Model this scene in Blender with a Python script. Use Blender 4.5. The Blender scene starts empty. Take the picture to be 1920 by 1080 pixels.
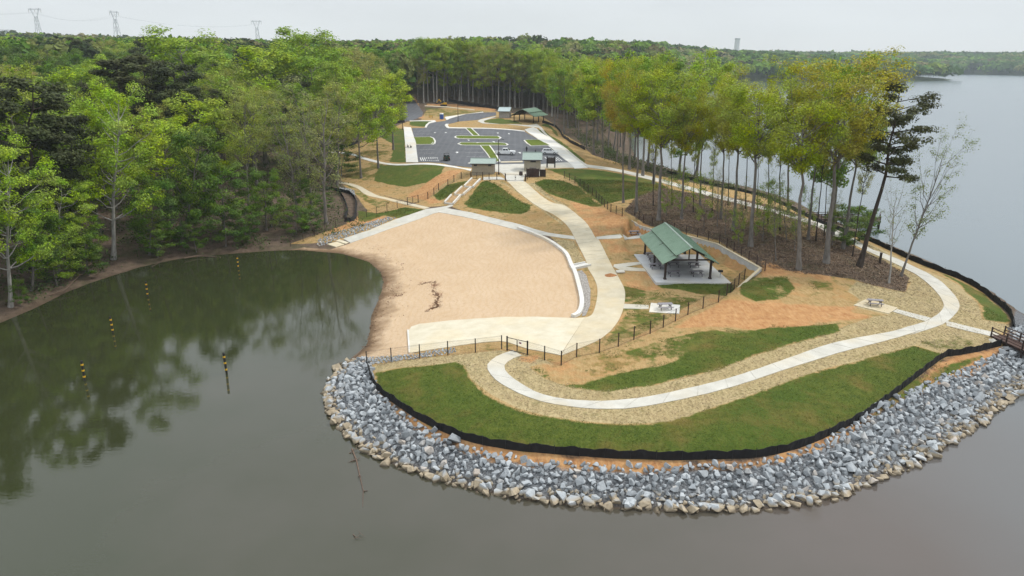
import bpy, math, random
import numpy as np
from mathutils import Vector, Matrix, Quaternion
from mathutils.geometry import delaunay_2d_cdt
random.seed(7); RNG = np.random.default_rng(11)
D = bpy.data; SC = bpy.context.scene; COL = SC.collection
R = math.radians
# ------------------------------------------------------------------ camera, sky, sun, exposure
F = 1340.0; CAMZ = 35.0; TILT = math.atan(428.0 / F)
cd = D.cameras.new("camera"); cam = D.objects.new("camera", cd); COL.objects.link(cam)
cd.sensor_width = 36; cd.lens = F / 1920 * 36; cd.clip_start = 0.5; cd.clip_end = 12000
cam.location = (0, 0, CAMZ); cam.rotation_euler = (math.pi / 2 - TILT, 0, 0)
SC.camera = cam
SUN_EL, SUN_AZ = R(52), R(70)          # azimuth clockwise from +Y
W = D.worlds.new("World"); SC.world = W; W.use_nodes = True
nt = W.node_tree; bg = nt.nodes["Background"]; bg.inputs[1].default_value = 0.1
sky = nt.nodes.new("ShaderNodeTexSky"); sky.sky_type = 'NISHITA'; sky.sun_disc = False
sky.sun_elevation = SUN_EL; sky.sun_rotation = SUN_AZ
tc = nt.nodes.new("ShaderNodeTexCoord"); sx = nt.nodes.new("ShaderNodeSeparateXYZ")
nt.links.new(tc.outputs["Generated"], sx.inputs[0])
rp = nt.nodes.new("ShaderNodeValToRGB")
rp.color_ramp.elements[0].position = 0.0; rp.color_ramp.elements[0].color = (0.80, 0.815, 0.82, 1)
rp.color_ramp.elements[1].position = 0.75; rp.color_ramp.elements[1].color = (1.5, 1.56, 1.62, 1)
e = rp.color_ramp.elements.new(0.12); e.color = (0.765, 0.815, 0.86, 1)
nt.links.new(sx.outputs[2], rp.inputs[0])
cn = nt.nodes.new("ShaderNodeTexNoise"); cn.inputs["Scale"].default_value = 3.0; cn.inputs["Detail"].default_value = 5
cmap = nt.nodes.new("ShaderNodeMapping"); cmap.inputs["Scale"].default_value = (1, 1, 5)
nt.links.new(tc.outputs["Generated"], cmap.inputs[0]); nt.links.new(cmap.outputs[0], cn.inputs[0])
cr = nt.nodes.new("ShaderNodeMapRange"); cr.inputs[1].default_value = 0.3; cr.inputs[2].default_value = 0.7
cr.inputs[3].default_value = 9.7; cr.inputs[4].default_value = 10.7
nt.links.new(cn.outputs[0], cr.inputs[0])
vm = nt.nodes.new("ShaderNodeVectorMath"); vm.operation = 'SCALE'
nt.links.new(rp.outputs[0], vm.inputs[0]); nt.links.new(cr.outputs[0], vm.inputs[3])
mx = nt.nodes.new("ShaderNodeMixRGB"); mx.inputs[0].default_value = 0.93
nt.links.new(sky.outputs[0], mx.inputs[1]); nt.links.new(vm.outputs[0], mx.inputs[2])
nt.links.new(mx.outputs[0], bg.inputs[0])
sl = D.lights.new("sun", 'SUN'); sun = D.objects.new("sun", sl); COL.objects.link(sun)
sl.energy = 2.3; sl.angle = R(6); sl.color = (1, 0.96, 0.9)
sdir = Vector((math.sin(SUN_AZ) * math.cos(SUN_EL), math.cos(SUN_AZ) * math.cos(SUN_EL), math.sin(SUN_EL)))
sun.rotation_euler = sdir.to_track_quat('Z', 'Y').to_euler(); sun.location = (60, 60, 120)
SC.view_settings.view_transform = 'Standard'; SC.view_settings.look = 'None'
SC.view_settings.exposure = 0.0; SC.view_settings.gamma = 1.0
try:
    cy = SC.cycles; cy.max_bounces = 6; cy.diffuse_bounces = 3; cy.glossy_bounces = 3; cy.transmission_bounces = 3
    cy.volume_bounces = 1; cy.transparent_max_bounces = 4; cy.use_denoising = True; cy.caustics_reflective = False; cy.caustics_refractive = False
except Exception: pass

# ------------------------------------------------------------------ pixel -> place
ct, st = math.cos(TILT), math.sin(TILT)
def ray(u, v):
    cx = (u - 960) / F; c = (540 - v) / F
    return np.array([cx, ct + c * st, -st + c * ct])
def P(u, v, z):
    d = ray(u, v); s = (z - CAMZ) / d[2]
    return np.array([d[0] * s, d[1] * s, z])
def Pxy(u, v, z): return tuple(P(u, v, z)[:2])
def AT(u, v, y):            # the point of the pixel's ray at depth y
    d = ray(u, v); s = y / d[1]; return np.array([d[0] * s, y, CAMZ + d[2] * s])
def crop(ox, oy, s): return lambda pts: [(ox + x / s, oy + y / s) for x, y in pts]
cA = crop(580, 160, 2.909); cB = crop(560, 400, 2.909); cC = crop(1080, 400, 4.0); cD = crop(1400, 380, 3.6)
cE = crop(600, 600, 2.842); cF = crop(1220, 600, 2.743); cP = crop(740, 190, 5.333); cQ = crop(600, 300, 6.0)
cR = crop(850, 260, 6.75); c8 = crop(1100, 60, 2.25)
def smooth(pts, n=5):
    pts = [np.array(p, float) for p in pts]; out = []
    for i in range(len(pts) - 1):
        p0 = pts[max(i - 1, 0)]; p1 = pts[i]; p2 = pts[i + 1]; p3 = pts[min(i + 2, len(pts) - 1)]
        for k in range(n):
            t = k / n
            out.append(0.5 * ((2 * p1) + (-p0 + p2) * t + (2 * p0 - 5 * p1 + 4 * p2 - p3) * t * t + (-p0 + 3 * p1 - 3 * p2 + p3) * t ** 3))
    out.append(pts[-1]); return out
def sdf(X, Y, poly):        # positive inside
    poly = np.asarray(poly, float); n = len(poly)
    d = np.full(X.shape, 1e12); ins = np.zeros(X.shape, bool)
    for i in range(n):
        a = poly[i]; b = poly[(i + 1) % n]; ex, ey = b - a
        L = ex * ex + ey * ey + 1e-12
        t = np.clip(((X - a[0]) * ex + (Y - a[1]) * ey) / L, 0, 1)
        d = np.minimum(d, (X - a[0] - ex * t) ** 2 + (Y - a[1] - ey * t) ** 2)
        if a[1] != b[1]:
            c = (a[1] <= Y) != (b[1] <= Y)
            ins ^= c & (X < ex * (Y - a[1]) / (b[1] - a[1]) + a[0])
    d = np.sqrt(d); return np.where(ins, d, -d)
def sdf_box(X, Y, poly, pad):   # sdf only near the polygon
    poly = np.asarray(poly, float); out = np.full(X.shape, -pad)
    m = (X > poly[:, 0].min() - pad) & (X < poly[:, 0].max() + pad) & (Y > poly[:, 1].min() - pad) & (Y < poly[:, 1].max() + pad)
    if m.any(): out[m] = np.maximum(sdf(X[m], Y[m], poly), -pad)
    return out

# ------------------------------------------------------------------ shoreline and terrain
near_shore = [(-200, 690), (-80, 640), (0, 606), (60, 580), (130, 546), (200, 521), (270, 499), (340, 485), (420, 477), (500, 471), (560, 469), (640, 476), (690, 491),
    (712, 510), (718, 530), (710, 560), (695, 595), (690, 630), (686, 650), (662, 668), (640, 690), (620, 715), (613, 742), (618, 775),
    (641, 805), (680, 838), (730, 868), (790, 888), (830, 902), (900, 920), (960, 933), (1040, 943), (1130, 951), (1260, 958), (1400, 957),
    (1480, 950), (1560, 936), (1640, 902), (1700, 877), (1760, 847), (1840, 792), (1890, 753), (1930, 722), (1990, 675), (1995, 645),
    (1950, 612), (1905, 580), (1862, 549), (1800, 516), (1740, 489), (1690, 468), (1640, 447), (1610, 432), (1560, 412)] + \
    c8([(970, 765), (880, 715), (780, 680), (690, 655), (590, 635), (460, 605), (330, 570), (215, 535)]) + \
    [(1180, 270), (1176, 240), (1200, 212), (1235, 190), (1290, 174), (1360, 166), (1480, 160), (1600, 156), (1700, 153), (1780, 151)]
far_shore = [(1768, 147), (1690, 142), (1790, 139.5), (1860, 140.5), (1920, 142), (2100, 146)]
shore = [Pxy(u, v, 0) for u, v in near_shore] + [Pxy(u, v, 0) for u, v in far_shore]
lake = [(-4000, -20), (-300, 20), (-120, 60)] + shore + [(2200, 1500), (4500, 1300), (4500, -1500), (-4500, -1500)]
front_silt = cE([(255, 270), (275, 330), (320, 390), (400, 450), (520, 530), (640, 590), (800, 650), (1000, 690), (1300, 720), (1600, 740), (1876, 748)]) + \
    cF([(200, 720), (420, 715), (600, 700), (780, 655), (950, 580), (1100, 500), (1250, 390), (1380, 290), (1500, 200), (1560, 185), (1680, 165), (1800, 135)])
right_silt = cD([(790, 243), (960, 320), (1090, 380), (1250, 445), (1420, 510), (1600, 610), (1740, 720), (1785, 790), (1790, 850)])
far_silt = c8([(1170, 878), (1060, 835), (950, 790), (850, 740), (760, 700), (680, 680), (590, 660), (470, 632), (340, 595)])
ctrl = []
def cz(pts, z):
    for u, v in pts: ctrl.append(tuple(P(u, v, z)))
for x, y in shore[2:]: ctrl.append((x, y, 0.0))
cz(front_silt[::2], 1.9); cz(right_silt[::2], 1.9); cz(far_silt[1::2], 2.0)
cz([(1150, 757), (1350, 720), (1500, 670), (1000, 730)], 2.5); cz([(1680, 625), (1760, 600), (930, 690), (1100, 700), (1780, 560)], 2.6)
cz([(970, 655)], 2.5); cz([(800, 630)], 1.5); cz([(900, 640), (1000, 610)], 2.1); cz([(1060, 640), (1140, 590)], 2.5)
cz([(900, 500)], 1.5); cz([(760, 560), (780, 470)], 0.8); cz([(820, 405), (1000, 470)], 2.5); cz([(700, 430)], 1.7); cz([(800, 388)], 3.0)
cz([(1060, 440)], 3.3); cz([(1140, 500)], 2.8); cz([(1200, 500), (1250, 520), (1245, 575), (1280, 545)], 2.9); cz([(1290, 600), (1190, 650)], 2.9)
cz([(1480, 600), (1400, 640), (1560, 560)], 3.3); cz([(1440, 520), (1390, 548)], 4.2); cz([(1450, 480), (1550, 490)], 4.6)
cz([(1400, 430), (1300, 415)], 5.2); cz([(1640, 510)], 3.0); cz([(1694, 497), (1735, 520)], 2.2); cz([(1500, 420)], 4.2)
cz([(1240, 385), (1180, 395)], 5.6); cz([(1130, 400)], 4.6); cz([(1130, 330), (1070, 335)], 7.2); cz([(1200, 345)], 6.4); cz([(1020, 365)], 5.4)
cz([(963, 342), (905, 330), (1000, 328)], 7.3); cz([(930, 385)], 4.6); cz([(890, 345)], 6.6); cz([(842, 384)], 3.2)
cz([(790, 335)], 5.6); cz([(720, 352), (760, 358)], 3.3); cz([(680, 362), (640, 345)], 3.6); cz([(630, 300), (690, 320)], 5.0)
cz([(700, 275)], 7.4); cz([(800, 305), (1060, 310), (900, 310)], 7.9); cz([(900, 270), (1040, 275), (770, 260)], 8.6)
cz([(860, 232), (980, 237)], 9.6); cz([(1000, 220), (900, 212)], 10.2); cz([(772, 205)], 11.5); cz([(1060, 262)], 8.0); cz([(1120, 300)], 6.6)
cz([(1240, 340)], 5.2); cz([(1400, 372)], 3.4); cz([(1530, 412)], 2.6)
cz([(605, 400)], 2.4); cz([(450, 442)], 1.6); cz([(640, 390)], 2.2); cz([(210, 486), (330, 460)], 1.2); cz([(40, 560)], 1.0)
for c in [(-60, 170, 5), (-120, 190, 7), (-30, 210, 7), (-55, 300, 12), (-200, 300, 15), (-150, 450, 20), (0, 480, 15), (-330, 420, 22), (-120, 90, 5),
          (-180, 140, 10), (60, 420, 11), (45, 330, 9.5), (110, 420, 10), (100, 560, 14), (0, 800, 35), (-150, 800, 27), (-300, 850, 25), (-500, 900, 33), (-800, 1000, 48), (150, 800, 30),
          (250, 800, 20), (400, 1000, 20), (250, 1300, 38), (550, 1350, 16), (700, 1330, 10), (400, 1700, 26), (900, 2100, 24), (1500, 2000, 22), (0, 1600, 42), (-500, 1600, 38), (-1000, 2000, 48),
          (0, 3300, 52), (1500, 3300, 36), (3000, 2600, 28), (-2500, 2500, 52), (-2500, 500, 30), (-800, 300, 22), (2200, 3300, 36)]: ctrl.append(c)
CT = np.array(ctrl); CC = 6.0
def phi(r2): return np.sqrt(r2 + CC * CC)
dd = (CT[:, None, 0] - CT[None, :, 0]) ** 2 + (CT[:, None, 1] - CT[None, :, 1]) ** 2
n = len(CT); A = np.zeros((n + 3, n + 3)); A[:n, :n] = phi(dd) - np.eye(n) * 0.6
PX = np.c_[np.ones(n), CT[:, :2]]; A[:n, n:] = PX; A[n:, :n] = PX.T
sol = np.linalg.solve(A, np.r_[CT[:, 2], 0, 0, 0])
def axis(a0, a1, step, o0, o1, g):
    core = list(np.arange(a0, a1 + 1e-6, step)); lo = []; s = step; x = a0
    while x > o0: s *= g; x -= s; lo.append(x)
    hi = []; s = step; x = core[-1]
    while x < o1: s *= g; x += s; hi.append(x)
    return np.array(lo[::-1] + core + hi)
XS = axis(-50, 72, 0.5, -3600, 3600, 1.055); YS = axis(46, 175, 0.5, -400, 3700, 1.03)
GX, GY = np.meshgrid(XS, YS)
fx, fy = GX.ravel(), GY.ravel()
LS = -sdf(fx, fy, lake)                 # >0 on land, metres from the water's edge
GZ = np.zeros_like(fx)
for i in range(0, len(fx), 20000):
    s = slice(i, i + 20000)
    r2 = (fx[s, None] - CT[None, :, 0]) ** 2 + (fy[s, None] - CT[None, :, 1]) ** 2
    GZ[s] = phi(r2) @ sol[:n] + sol[n] + sol[n + 1] * fx[s] + sol[n + 2] * fy[s]
GZ = np.where(LS > 0, np.maximum(GZ, np.minimum(0.12 * LS, 0.8)), -np.minimum(2.5, 0.3 * -LS) - 0.02)
GZ = np.minimum(GZ, np.where(LS > 0, 0.9 * LS + 0.05, GZ))
# retaining wall: level grade inside it
wall_top = [(1182, 411, 4.6), (1200, 423, 4.6), (1228, 431, 4.6), (1292, 443, 4.7), (1345, 457.5, 4.75), (1426, 503, 4.75), (1367, 557, 3.3)]
WT = [P(*w) for w in wall_top]
dig = [tuple(w[:2]) for w in WT] + [Pxy(1330, 560, 2.9), Pxy(1230, 540, 2.9), Pxy(1180, 500, 2.9), Pxy(1165, 440, 3.2)]
dg = sdf_box(fx, fy, dig, 3.0)
GZ = np.where(dg > 0, GZ + (np.minimum(GZ, 2.95) - GZ) * np.clip(dg / 0.5, 0, 1), GZ)
# natural unevenness on the open ground
GZ = GZ + np.where((LS > 3) & (GZ > 0.5), 0.03 * np.sin(fx * 1.3 + 0.7 * np.sin(fy * .9)) * np.sin(fy * 1.1 + fx * .4), 0)
HZ = GZ.reshape(GX.shape)
def H(x, y):
    x = np.asarray(x, float); y = np.asarray(y, float)
    i = np.clip(np.searchsorted(XS, x) - 1, 0, len(XS) - 2); j = np.clip(np.searchsorted(YS, y) - 1, 0, len(YS) - 2)
    a = np.clip((x - XS[i]) / (XS[i + 1] - XS[i]), 0, 1); b = np.clip((y - YS[j]) / (YS[j + 1] - YS[j]), 0, 1)
    return (HZ[j, i] * (1 - a) + HZ[j, i + 1] * a) * (1 - b) + (HZ[j + 1, i] * (1 - a) + HZ[j + 1, i + 1] * a) * b
_s = np.geomspace(30, 4200, 1500)
def G(u, v):
    d = ray(u, v); z = CAMZ + d[2] * _s - H(d[0] * _s, d[1] * _s)
    k = np.argmax(z < 0)
    if z[k] >= 0 or k == 0: return P(u, v, 0)
    t = z[k - 1] / (z[k - 1] - z[k]); s = _s[k - 1] + (_s[k] - _s[k - 1]) * t
    x, y = d[0] * s, d[1] * s
    return np.array([x, y, float(H(x, y))])
def Gs(pts): return [tuple(G(u, v)[:2]) for u, v in pts]

# ------------------------------------------------------------------ material helpers
class NT:
    def __init__(s, name):
        s.m = D.materials.new(name); s.m.use_nodes = True; s.t = s.m.node_tree
        s.b = s.t.nodes["Principled BSDF"]; s.out = s.t.nodes["Material Output"]; s._pos = None
    def n(s, typ, **kw):
        x = s.t.nodes.new(typ)
        for k, v in kw.items(): setattr(x, k, v)
        return x
    def l(s, a, b): s.t.links.new(a, b)
    def put(s, sock, v):
        if hasattr(v, 'is_output') or isinstance(v, bpy.types.NodeSocket): s.l(v, sock)
        else:
            try: sock.default_value = v
            except Exception: sock.default_value = (*v, 1)
    def pos(s):
        if s._pos is None: s._pos = s.n("ShaderNodeNewGeometry").outputs["Position"]
        return s._pos
    def obj(s): return s.n("ShaderNodeTexCoord").outputs["Object"]
    def map(s, vec, sc=(1, 1, 1), rot=(0, 0, 0)):
        m = s.n("ShaderNodeMapping"); m.inputs["Scale"].default_value = sc; m.inputs["Rotation"].default_value = rot
        s.l(vec, m.inputs[0]); return m.outputs[0]
    def noise(s, scale, detail=4, rough=0.55, vec=None, dist=0.0):
        x = s.n("ShaderNodeTexNoise"); x.inputs["Scale"].default_value = scale; x.inputs["Detail"].default_value = detail
        x.inputs["Roughness"].default_value = rough; x.inputs["Distortion"].default_value = dist
        s.l(vec if vec is not None else s.pos(), x.inputs["Vector"]); return x.outputs[0]
    def math(s, op, a, b=0.0, c=0.0, clamp=False):
        x = s.n("ShaderNodeMath", operation=op, use_clamp=clamp)
        s.put(x.inputs[0], a); s.put(x.inputs[1], b); s.put(x.inputs[2], c); return x.outputs[0]
    def rng(s, v, a, b, c=0.0, d=1.0):
        x = s.n("ShaderNodeMapRange"); s.put(x.inputs[0], v)
        for i, q in enumerate((a, b, c, d)): s.put(x.inputs[i + 1], q)
        return x.outputs[0]
    def mix(s, f, a, b, mode='MIX'):
        x = s.n("ShaderNodeMixRGB", blend_type=mode); s.put(x.inputs[0], f); s.put(x.inputs[1], a); s.put(x.inputs[2], b); return x.outputs[0]
    def attr(s, name): return s.n("ShaderNodeAttribute", attribute_name=name).outputs["Fac"]
    def bump(s, h, strength, dist=0.05):
        x = s.n("ShaderNodeBump"); x.inputs["Strength"].default_value = strength; x.inputs["Distance"].default_value = dist
        s.l(h, x.inputs["Height"]); s.l(x.outputs[0], s.b.inputs["Normal"])
    def fin(s, col, rough=0.8, spec=0.3, metal=0.0):
        s.put(s.b.inputs["Base Color"], col); s.put(s.b.inputs["Roughness"], rough)
        s.b.inputs["Specular IOR Level"].default_value = spec; s.b.inputs["Metallic"].default_value = metal; return s.m
def simple(name, col, rough=0.7, var=0.25, scale=3.0, spec=0.3, metal=0.0, fine=None):
    m = NT(name); c = tuple(col)
    nz = m.noise(scale, 5, 0.6, m.obj())
    a = m.mix(m.rng(nz, 0.25, 0.75), tuple(x * (1 - var) for x in c), tuple(min(1, x * (1 + var)) for x in c))
    if fine: m.bump(m.noise(fine, 3, 0.6, m.obj()), 0.4, 0.02)
    return m.fin(a, rough, spec, metal)

# ------------------------------------------------------------------ mesh helpers
def mesh_np(name, V, Q, mat=None, smooth_=False, tri=None):
    V = np.asarray(V, np.float32).reshape(-1, 3); Q = np.asarray(Q, np.int32).reshape(-1, 4)
    T = np.zeros((0, 3), np.int32) if tri is None else np.asarray(tri, np.int32).reshape(-1, 3)
    me = D.meshes.new(name); me.vertices.add(len(V)); me.vertices.foreach_set("co", V.ravel())
    L = np.r_[Q.ravel(), T.ravel()]; me.loops.add(len(L)); me.loops.foreach_set("vertex_index", L)
    st_ = np.r_[np.arange(len(Q)) * 4, len(Q) * 4 + np.arange(len(T)) * 3].astype(np.int32)
    me.polygons.add(len(st_)); me.polygons.foreach_set("loop_start", st_)
    if mat: me.materials.append(mat)
    me.update(calc_edges=True); me.validate()
    me.polygons.foreach_set("use_smooth", np.full(len(me.polygons), smooth_)); return me
def link(name, me, parent=None):
    o = D.objects.new(name, me); COL.objects.link(o)
    if parent is not None: o.parent = parent
    return o
def tag(o, label=None, cat=None, group=None, kind=None):
    if label: o["label"] = label
    if cat: o["category"] = cat
    if group: o["group"] = group
    if kind: o["kind"] = kind
    return o
def thing(name, label, cat, loc=(0, 0, 0), rz=0.0, group=None):
    o = D.objects.new(name, None); COL.objects.link(o); o.location = tuple(loc); o.rotation_euler = (0, 0, rz)
    o.empty_display_size = 0.3; return tag(o, label, cat, group)
class MB:
    def __init__(s): s.v = []; s.f = []
    def add(s, vs, fs):
        b = len(s.v); s.v += [tuple(map(float, p)) for p in vs]; s.f += [tuple(b + i for i in f) for f in fs]; return s
    def hexa(s, b, t):   # 4 bottom, 4 top corners
        return s.add(list(b) + list(t), [(3, 2, 1, 0), (4, 5, 6, 7), (0, 1, 5, 4), (1, 2, 6, 5), (2, 3, 7, 6), (3, 0, 4, 7)])
    def box(s, c, sz, rz=0.0):
        x, y, z = (k / 2 for k in sz); co, si = math.cos(rz), math.sin(rz)
        q = [(-x, -y), (x, -y), (x, y), (-x, y)]
        f = lambda a, b, h: (c[0] + a * co - b * si, c[1] + a * si + b * co, c[2] + h)
        return s.hexa([f(a, b, -z) for a, b in q], [f(a, b, z) for a, b in q])
    def bar(s, p, q, w, h=None, up=(0, 0, 1)):
        h = h or w; p = Vector(p); q = Vector(q); d = (q - p)
        if d.length < 1e-6: return s
        d.normalize(); u = Vector(up)
        if abs(d.dot(u)) > 0.95: u = Vector((0, 1, 0))
        r = d.cross(u).normalized(); u = r.cross(d)
        k = lambda o: [o - r * w / 2 - u * h / 2, o + r * w / 2 - u * h / 2, o + r * w / 2 + u * h / 2, o - r * w / 2 + u * h / 2]
        return s.hexa(k(p), k(q))
    def tube(s, pts, rad, n=8, cap=True):
        pts = [Vector(p) for p in pts]; rad = rad if isinstance(rad, (list, tuple)) else [rad] * len(pts); vs = []; fs = []
        for i, p in enumerate(pts):
            d = (pts[min(i + 1, len(pts) - 1)] - pts[max(i - 1, 0)]).normalized()
            u = Vector((0, 0, 1)) if abs(d.z) < 0.9 else Vector((1, 0, 0)); r = d.cross(u).normalized(); u = r.cross(d)
            for k in range(n):
                a = 2 * math.pi * k / n; vs.append(p + (r * math.cos(a) + u * math.sin(a)) * rad[i])
        for i in range(len(pts) - 1):
            for k in range(n): fs.append((i * n + k, i * n + (k + 1) % n, (i + 1) * n + (k + 1) % n, (i + 1) * n + k))
        if cap: fs.append(tuple(range(n))[::-1]); fs.append(tuple((len(pts) - 1) * n + k for k in range(n)))
        return s.add(vs, fs)
    def prism(s, prof, y0, y1, ax='y'):  # profile in (x,z) extruded along y
        n = len(prof); a = [(x, y0, z) for x, z in prof] + [(x, y1, z) for x, z in prof]
        fs = [tuple(range(n)), tuple(range(n, 2 * n))[::-1]] + [((i + 1) % n, i, i + n, (i + 1) % n + n) for i in range(n)]
        return s.add(a, fs)
    def build(s, name, mat, parent=None, world=False, smooth_=False, bevel=0.0):
        me = D.meshes.new(name); off = parent.location if (world and parent is not None) else Vector((0, 0, 0))
        me.from_pydata([(x - off[0], y - off[1], z - off[2]) for x, y, z in s.v], [], s.f)
        if mat: me.materials.append(mat)
        me.validate()
        if smooth_: me.polygons.foreach_set("use_smooth", [True] * len(me.polygons))
        o = link(name, me, parent)
        if bevel:
            b = o.modifiers.new("bevel", 'BEVEL'); b.width = bevel; b.segments = 2; b.limit_method = 'ANGLE'
        return o
def densify(poly, step):
    out = []
    for i in range(len(poly)):
        a = np.array(poly[i][:2]); b = np.array(poly[(i + 1) % len(poly)][:2]); k = max(1, int(np.linalg.norm(b - a) / step))
        for j in range(k): out.append(a + (b - a) * j / k)
    return out
def drape(name, poly, mat, off=0.05, skirt=0.25, step=1.0, zf=None, kind='structure', parent=None):
    """a slab of real thickness laid over the ground inside the polygon"""
    poly = densify(poly, step); P_ = np.array(poly); zf = zf or H
    gx = np.arange(P_[:, 0].min(), P_[:, 0].max(), step); gy = np.arange(P_[:, 1].min(), P_[:, 1].max(), step)
    gx, gy = np.meshgrid(gx, gy); gx, gy = gx.ravel(), gy.ravel()
    m = sdf(gx, gy, P_) > 0.3 * step; nb = len(poly)
    pts = [Vector((float(a), float(b))) for a, b in P_] + [Vector((float(a), float(b))) for a, b in zip(gx[m], gy[m])]
    vo, eo, fo, _, _, _ = delaunay_2d_cdt(pts, [], [list(range(nb))], 1, 1e-4)
    xy = np.array([(p.x, p.y) for p in vo]); z = zf(xy[:, 0], xy[:, 1]) + off
    V = [(a, b, c) for (a, b), c in zip(xy, z)]; Fs = []; cnt = {}
    for f in fo:
        a, b, c = xy[f[0]], xy[f[1]], xy[f[2]]
        if (b[0] - a[0]) * (c[1] - a[1]) - (b[1] - a[1]) * (c[0] - a[0]) < 0: f = f[::-1]
        Fs.append(tuple(f))
        for i in range(len(f)): cnt.setdefault(tuple(sorted((f[i], f[(i + 1) % len(f)]))), []).append((f[i], f[(i + 1) % len(f)]))
    low = {}
    for k, e in cnt.items():
        if len(e) == 1:
            i, j = e[0]
            for q in (i, j):
                if q not in low: low[q] = len(V); V.append((V[q][0], V[q][1], V[q][2] - skirt))
            Fs.append((j, i, low[i], low[j]))
    me = D.meshes.new(name); me.from_pydata(V, [], Fs); me.materials.append(mat); me.validate()
    o = link(name, me, parent)
    if kind: tag(o, kind=kind)
    return o

# ------------------------------------------------------------------ ground: what covers it where
class Cover:
    def __init__(s): s.a = np.full(fx.shape, -3.0)
    def add(s, pts, cap=3.0, world=False, bias=0.0, sm=0):
        if sm: pts = smooth(list(pts) + [pts[0]], sm)
        w = pts if world else Gs(pts)
        s.a = np.maximum(s.a, np.minimum(sdf_box(fx, fy, w, 3.0) + bias, cap)); return s
    def cut(s, pts, world=False, bias=0.0):
        w = pts if world else Gs(pts); s.a = np.minimum(s.a, -(sdf_box(fx, fy, w, 3.0) + bias)); return s
straw, grass, clay, sand = Cover(), Cover(), Cover(), Cover()
# open ground (straw and dry grass): promontory, lakeside strip, park interior, lot surroundings
straw.add([(690, 672), (770, 665), (860, 640), (980, 600), (1100, 480), (1080, 440), (900, 400), (845, 384), (800, 388), (640, 340), (625, 288), (690, 262), (735, 240), (765, 228),
           (790, 225), (800, 205), (865, 200), (925, 208), (1000, 215), (1040, 235), (1075, 262), (1110, 290), (1170, 308), (1240, 330), (1350, 352), (1410, 362), (1450, 375), (1530, 410), (1625, 450),
           (1750, 503), (1845, 548), (1896, 600), (1880, 648), (1790, 667)] + front_silt[::-1])
straw.add([(640, 345), (700, 360), (800, 392), (740, 412), (700, 432), (660, 440), (655, 415), (690, 395), (672, 372), (650, 352)])
straw.add(cA([(1290, 800), (1450, 838), (1480, 900), (1515, 970), (1440, 985), (1420, 940), (1380, 890)]))
straw.add(cB([(1500, 290), (1590, 290), (1640, 430), (1600, 560), (1540, 580), (1560, 480)]))
straw.add(cA([(740, 640), (800, 672), (860, 695), (1000, 728), (1150, 775), (1300, 812), (1450, 838), (1400, 700), (1100, 560), (840, 560)]))
straw.add([(540, 458), (640, 425), (720, 398), (760, 400), (640, 452)], 0.4)
litter_cut = [(1170, 396), (1216, 424), (1260, 430), (1345, 450), (1428, 500), (1500, 512), (1600, 524), (1697, 548), (1705, 520), (1660, 490), (1600, 462), (1545, 428),
              (1480, 396), (1400, 375), (1300, 362), (1240, 352), (1190, 372)]
straw.cut(litter_cut)
straw.add([(1300, 372), (1420, 378), (1500, 410), (1540, 440), (1480, 450), (1390, 420)], 0.1)
# lawns
grass.add(cE([(290, 285), (560, 245), (740, 225), (765, 240), (800, 320), (900, 400), (1050, 480), (1180, 512), (1400, 545), (1600, 560), (1876, 545)]) +
          cF([(300, 463), (620, 353), (900, 253), (1150, 193), (1350, 133), (1500, 178), (1480, 210), (1360, 300), (1240, 385), (1090, 495), (940, 575), (770, 650), (590, 695), (420, 708), (0, 716)]) +
          cE([(1600, 732), (1300, 712), (1000, 682), (800, 642), (640, 580), (520, 520), (400, 440), (320, 375)]))
grass.add(cE([(1110, 250), (1180, 262), (1250, 340), (1380, 345), (1560, 290), (1876, 220)]) + cF([(240, 120), (600, 40), (960, 15), (980, 58), (700, 130), (400, 235), (0, 340)]) + cE([(1540, 380), (1350, 365), (1200, 315)]), 2.5, bias=-0.1)
grass.add(cC([(350, 1050), (700, 930), (1000, 880), (1400, 880), (1900, 830), (1900, 900), (1500, 1000), (1000, 1080), (500, 1080)]), 0.15)
grass.add(cC([(600, 525), (1170, 530), (1190, 560), (1120, 625), (900, 600), (640, 560)]), 0.5)
grass.add(cC([(320, 540), (640, 600), (1000, 620), (820, 700), (500, 900), (200, 1000), (380, 760)]), 0.05)
grass.add(cC([(1230, 540), (1400, 480), (1580, 480), (1640, 560), (1560, 640), (1350, 660), (1230, 610)]), 0.2)
grass.add(cC([(1700, 500), (1920, 520), (1920, 620), (1800, 600)]), -0.05)
grass.add(cR([(130, 830), (240, 690), (350, 545), (450, 530), (560, 580), (700, 690), (860, 790), (1000, 850), (960, 930), (860, 960), (600, 940), (400, 915), (200, 880)]), 2, bias=-0.2)
grass.add(cR([(1190, 385), (1500, 380), (1890, 405), (2500, 520), (2700, 620), (2300, 760), (1880, 840), (1560, 560), (1330, 440)]), 2)
grass.add(cR([(1010, 560), (1150, 510), (1380, 530), (1600, 620), (1880, 860), (1760, 860), (1500, 790), (1180, 680)]), 2)
grass.add(cA([(380, 436), (740, 440), (720, 480), (640, 530), (520, 555), (350, 520)]), 2)
grass.add(cA([(340, 260), (420, 230), (518, 235), (527, 422), (440, 418), (460, 320)]), 0.9)
grass.add(cA([(130, 350), (300, 290), (450, 330), (440, 415), (330, 395), (200, 365)]), -0.1)
grass.add(cA([(120, 380), (330, 420), (400, 430), (340, 520), (160, 500)]), 0.0)
grass.add(cQ([(430, 570), (650, 600), (960, 530), (1170, 560), (880, 655), (720, 620), (560, 680), (440, 690)]), 0.3)
grass.add(cQ([(300, 270), (420, 320), (540, 420), (760, 470), (700, 560), (420, 400)]), 0.0)
grass.add(cQ([(1270, 400), (1430, 280), (1560, 250), (1680, 230), (1560, 310), (1400, 440), (1330, 460)]), 0.6)
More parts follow.
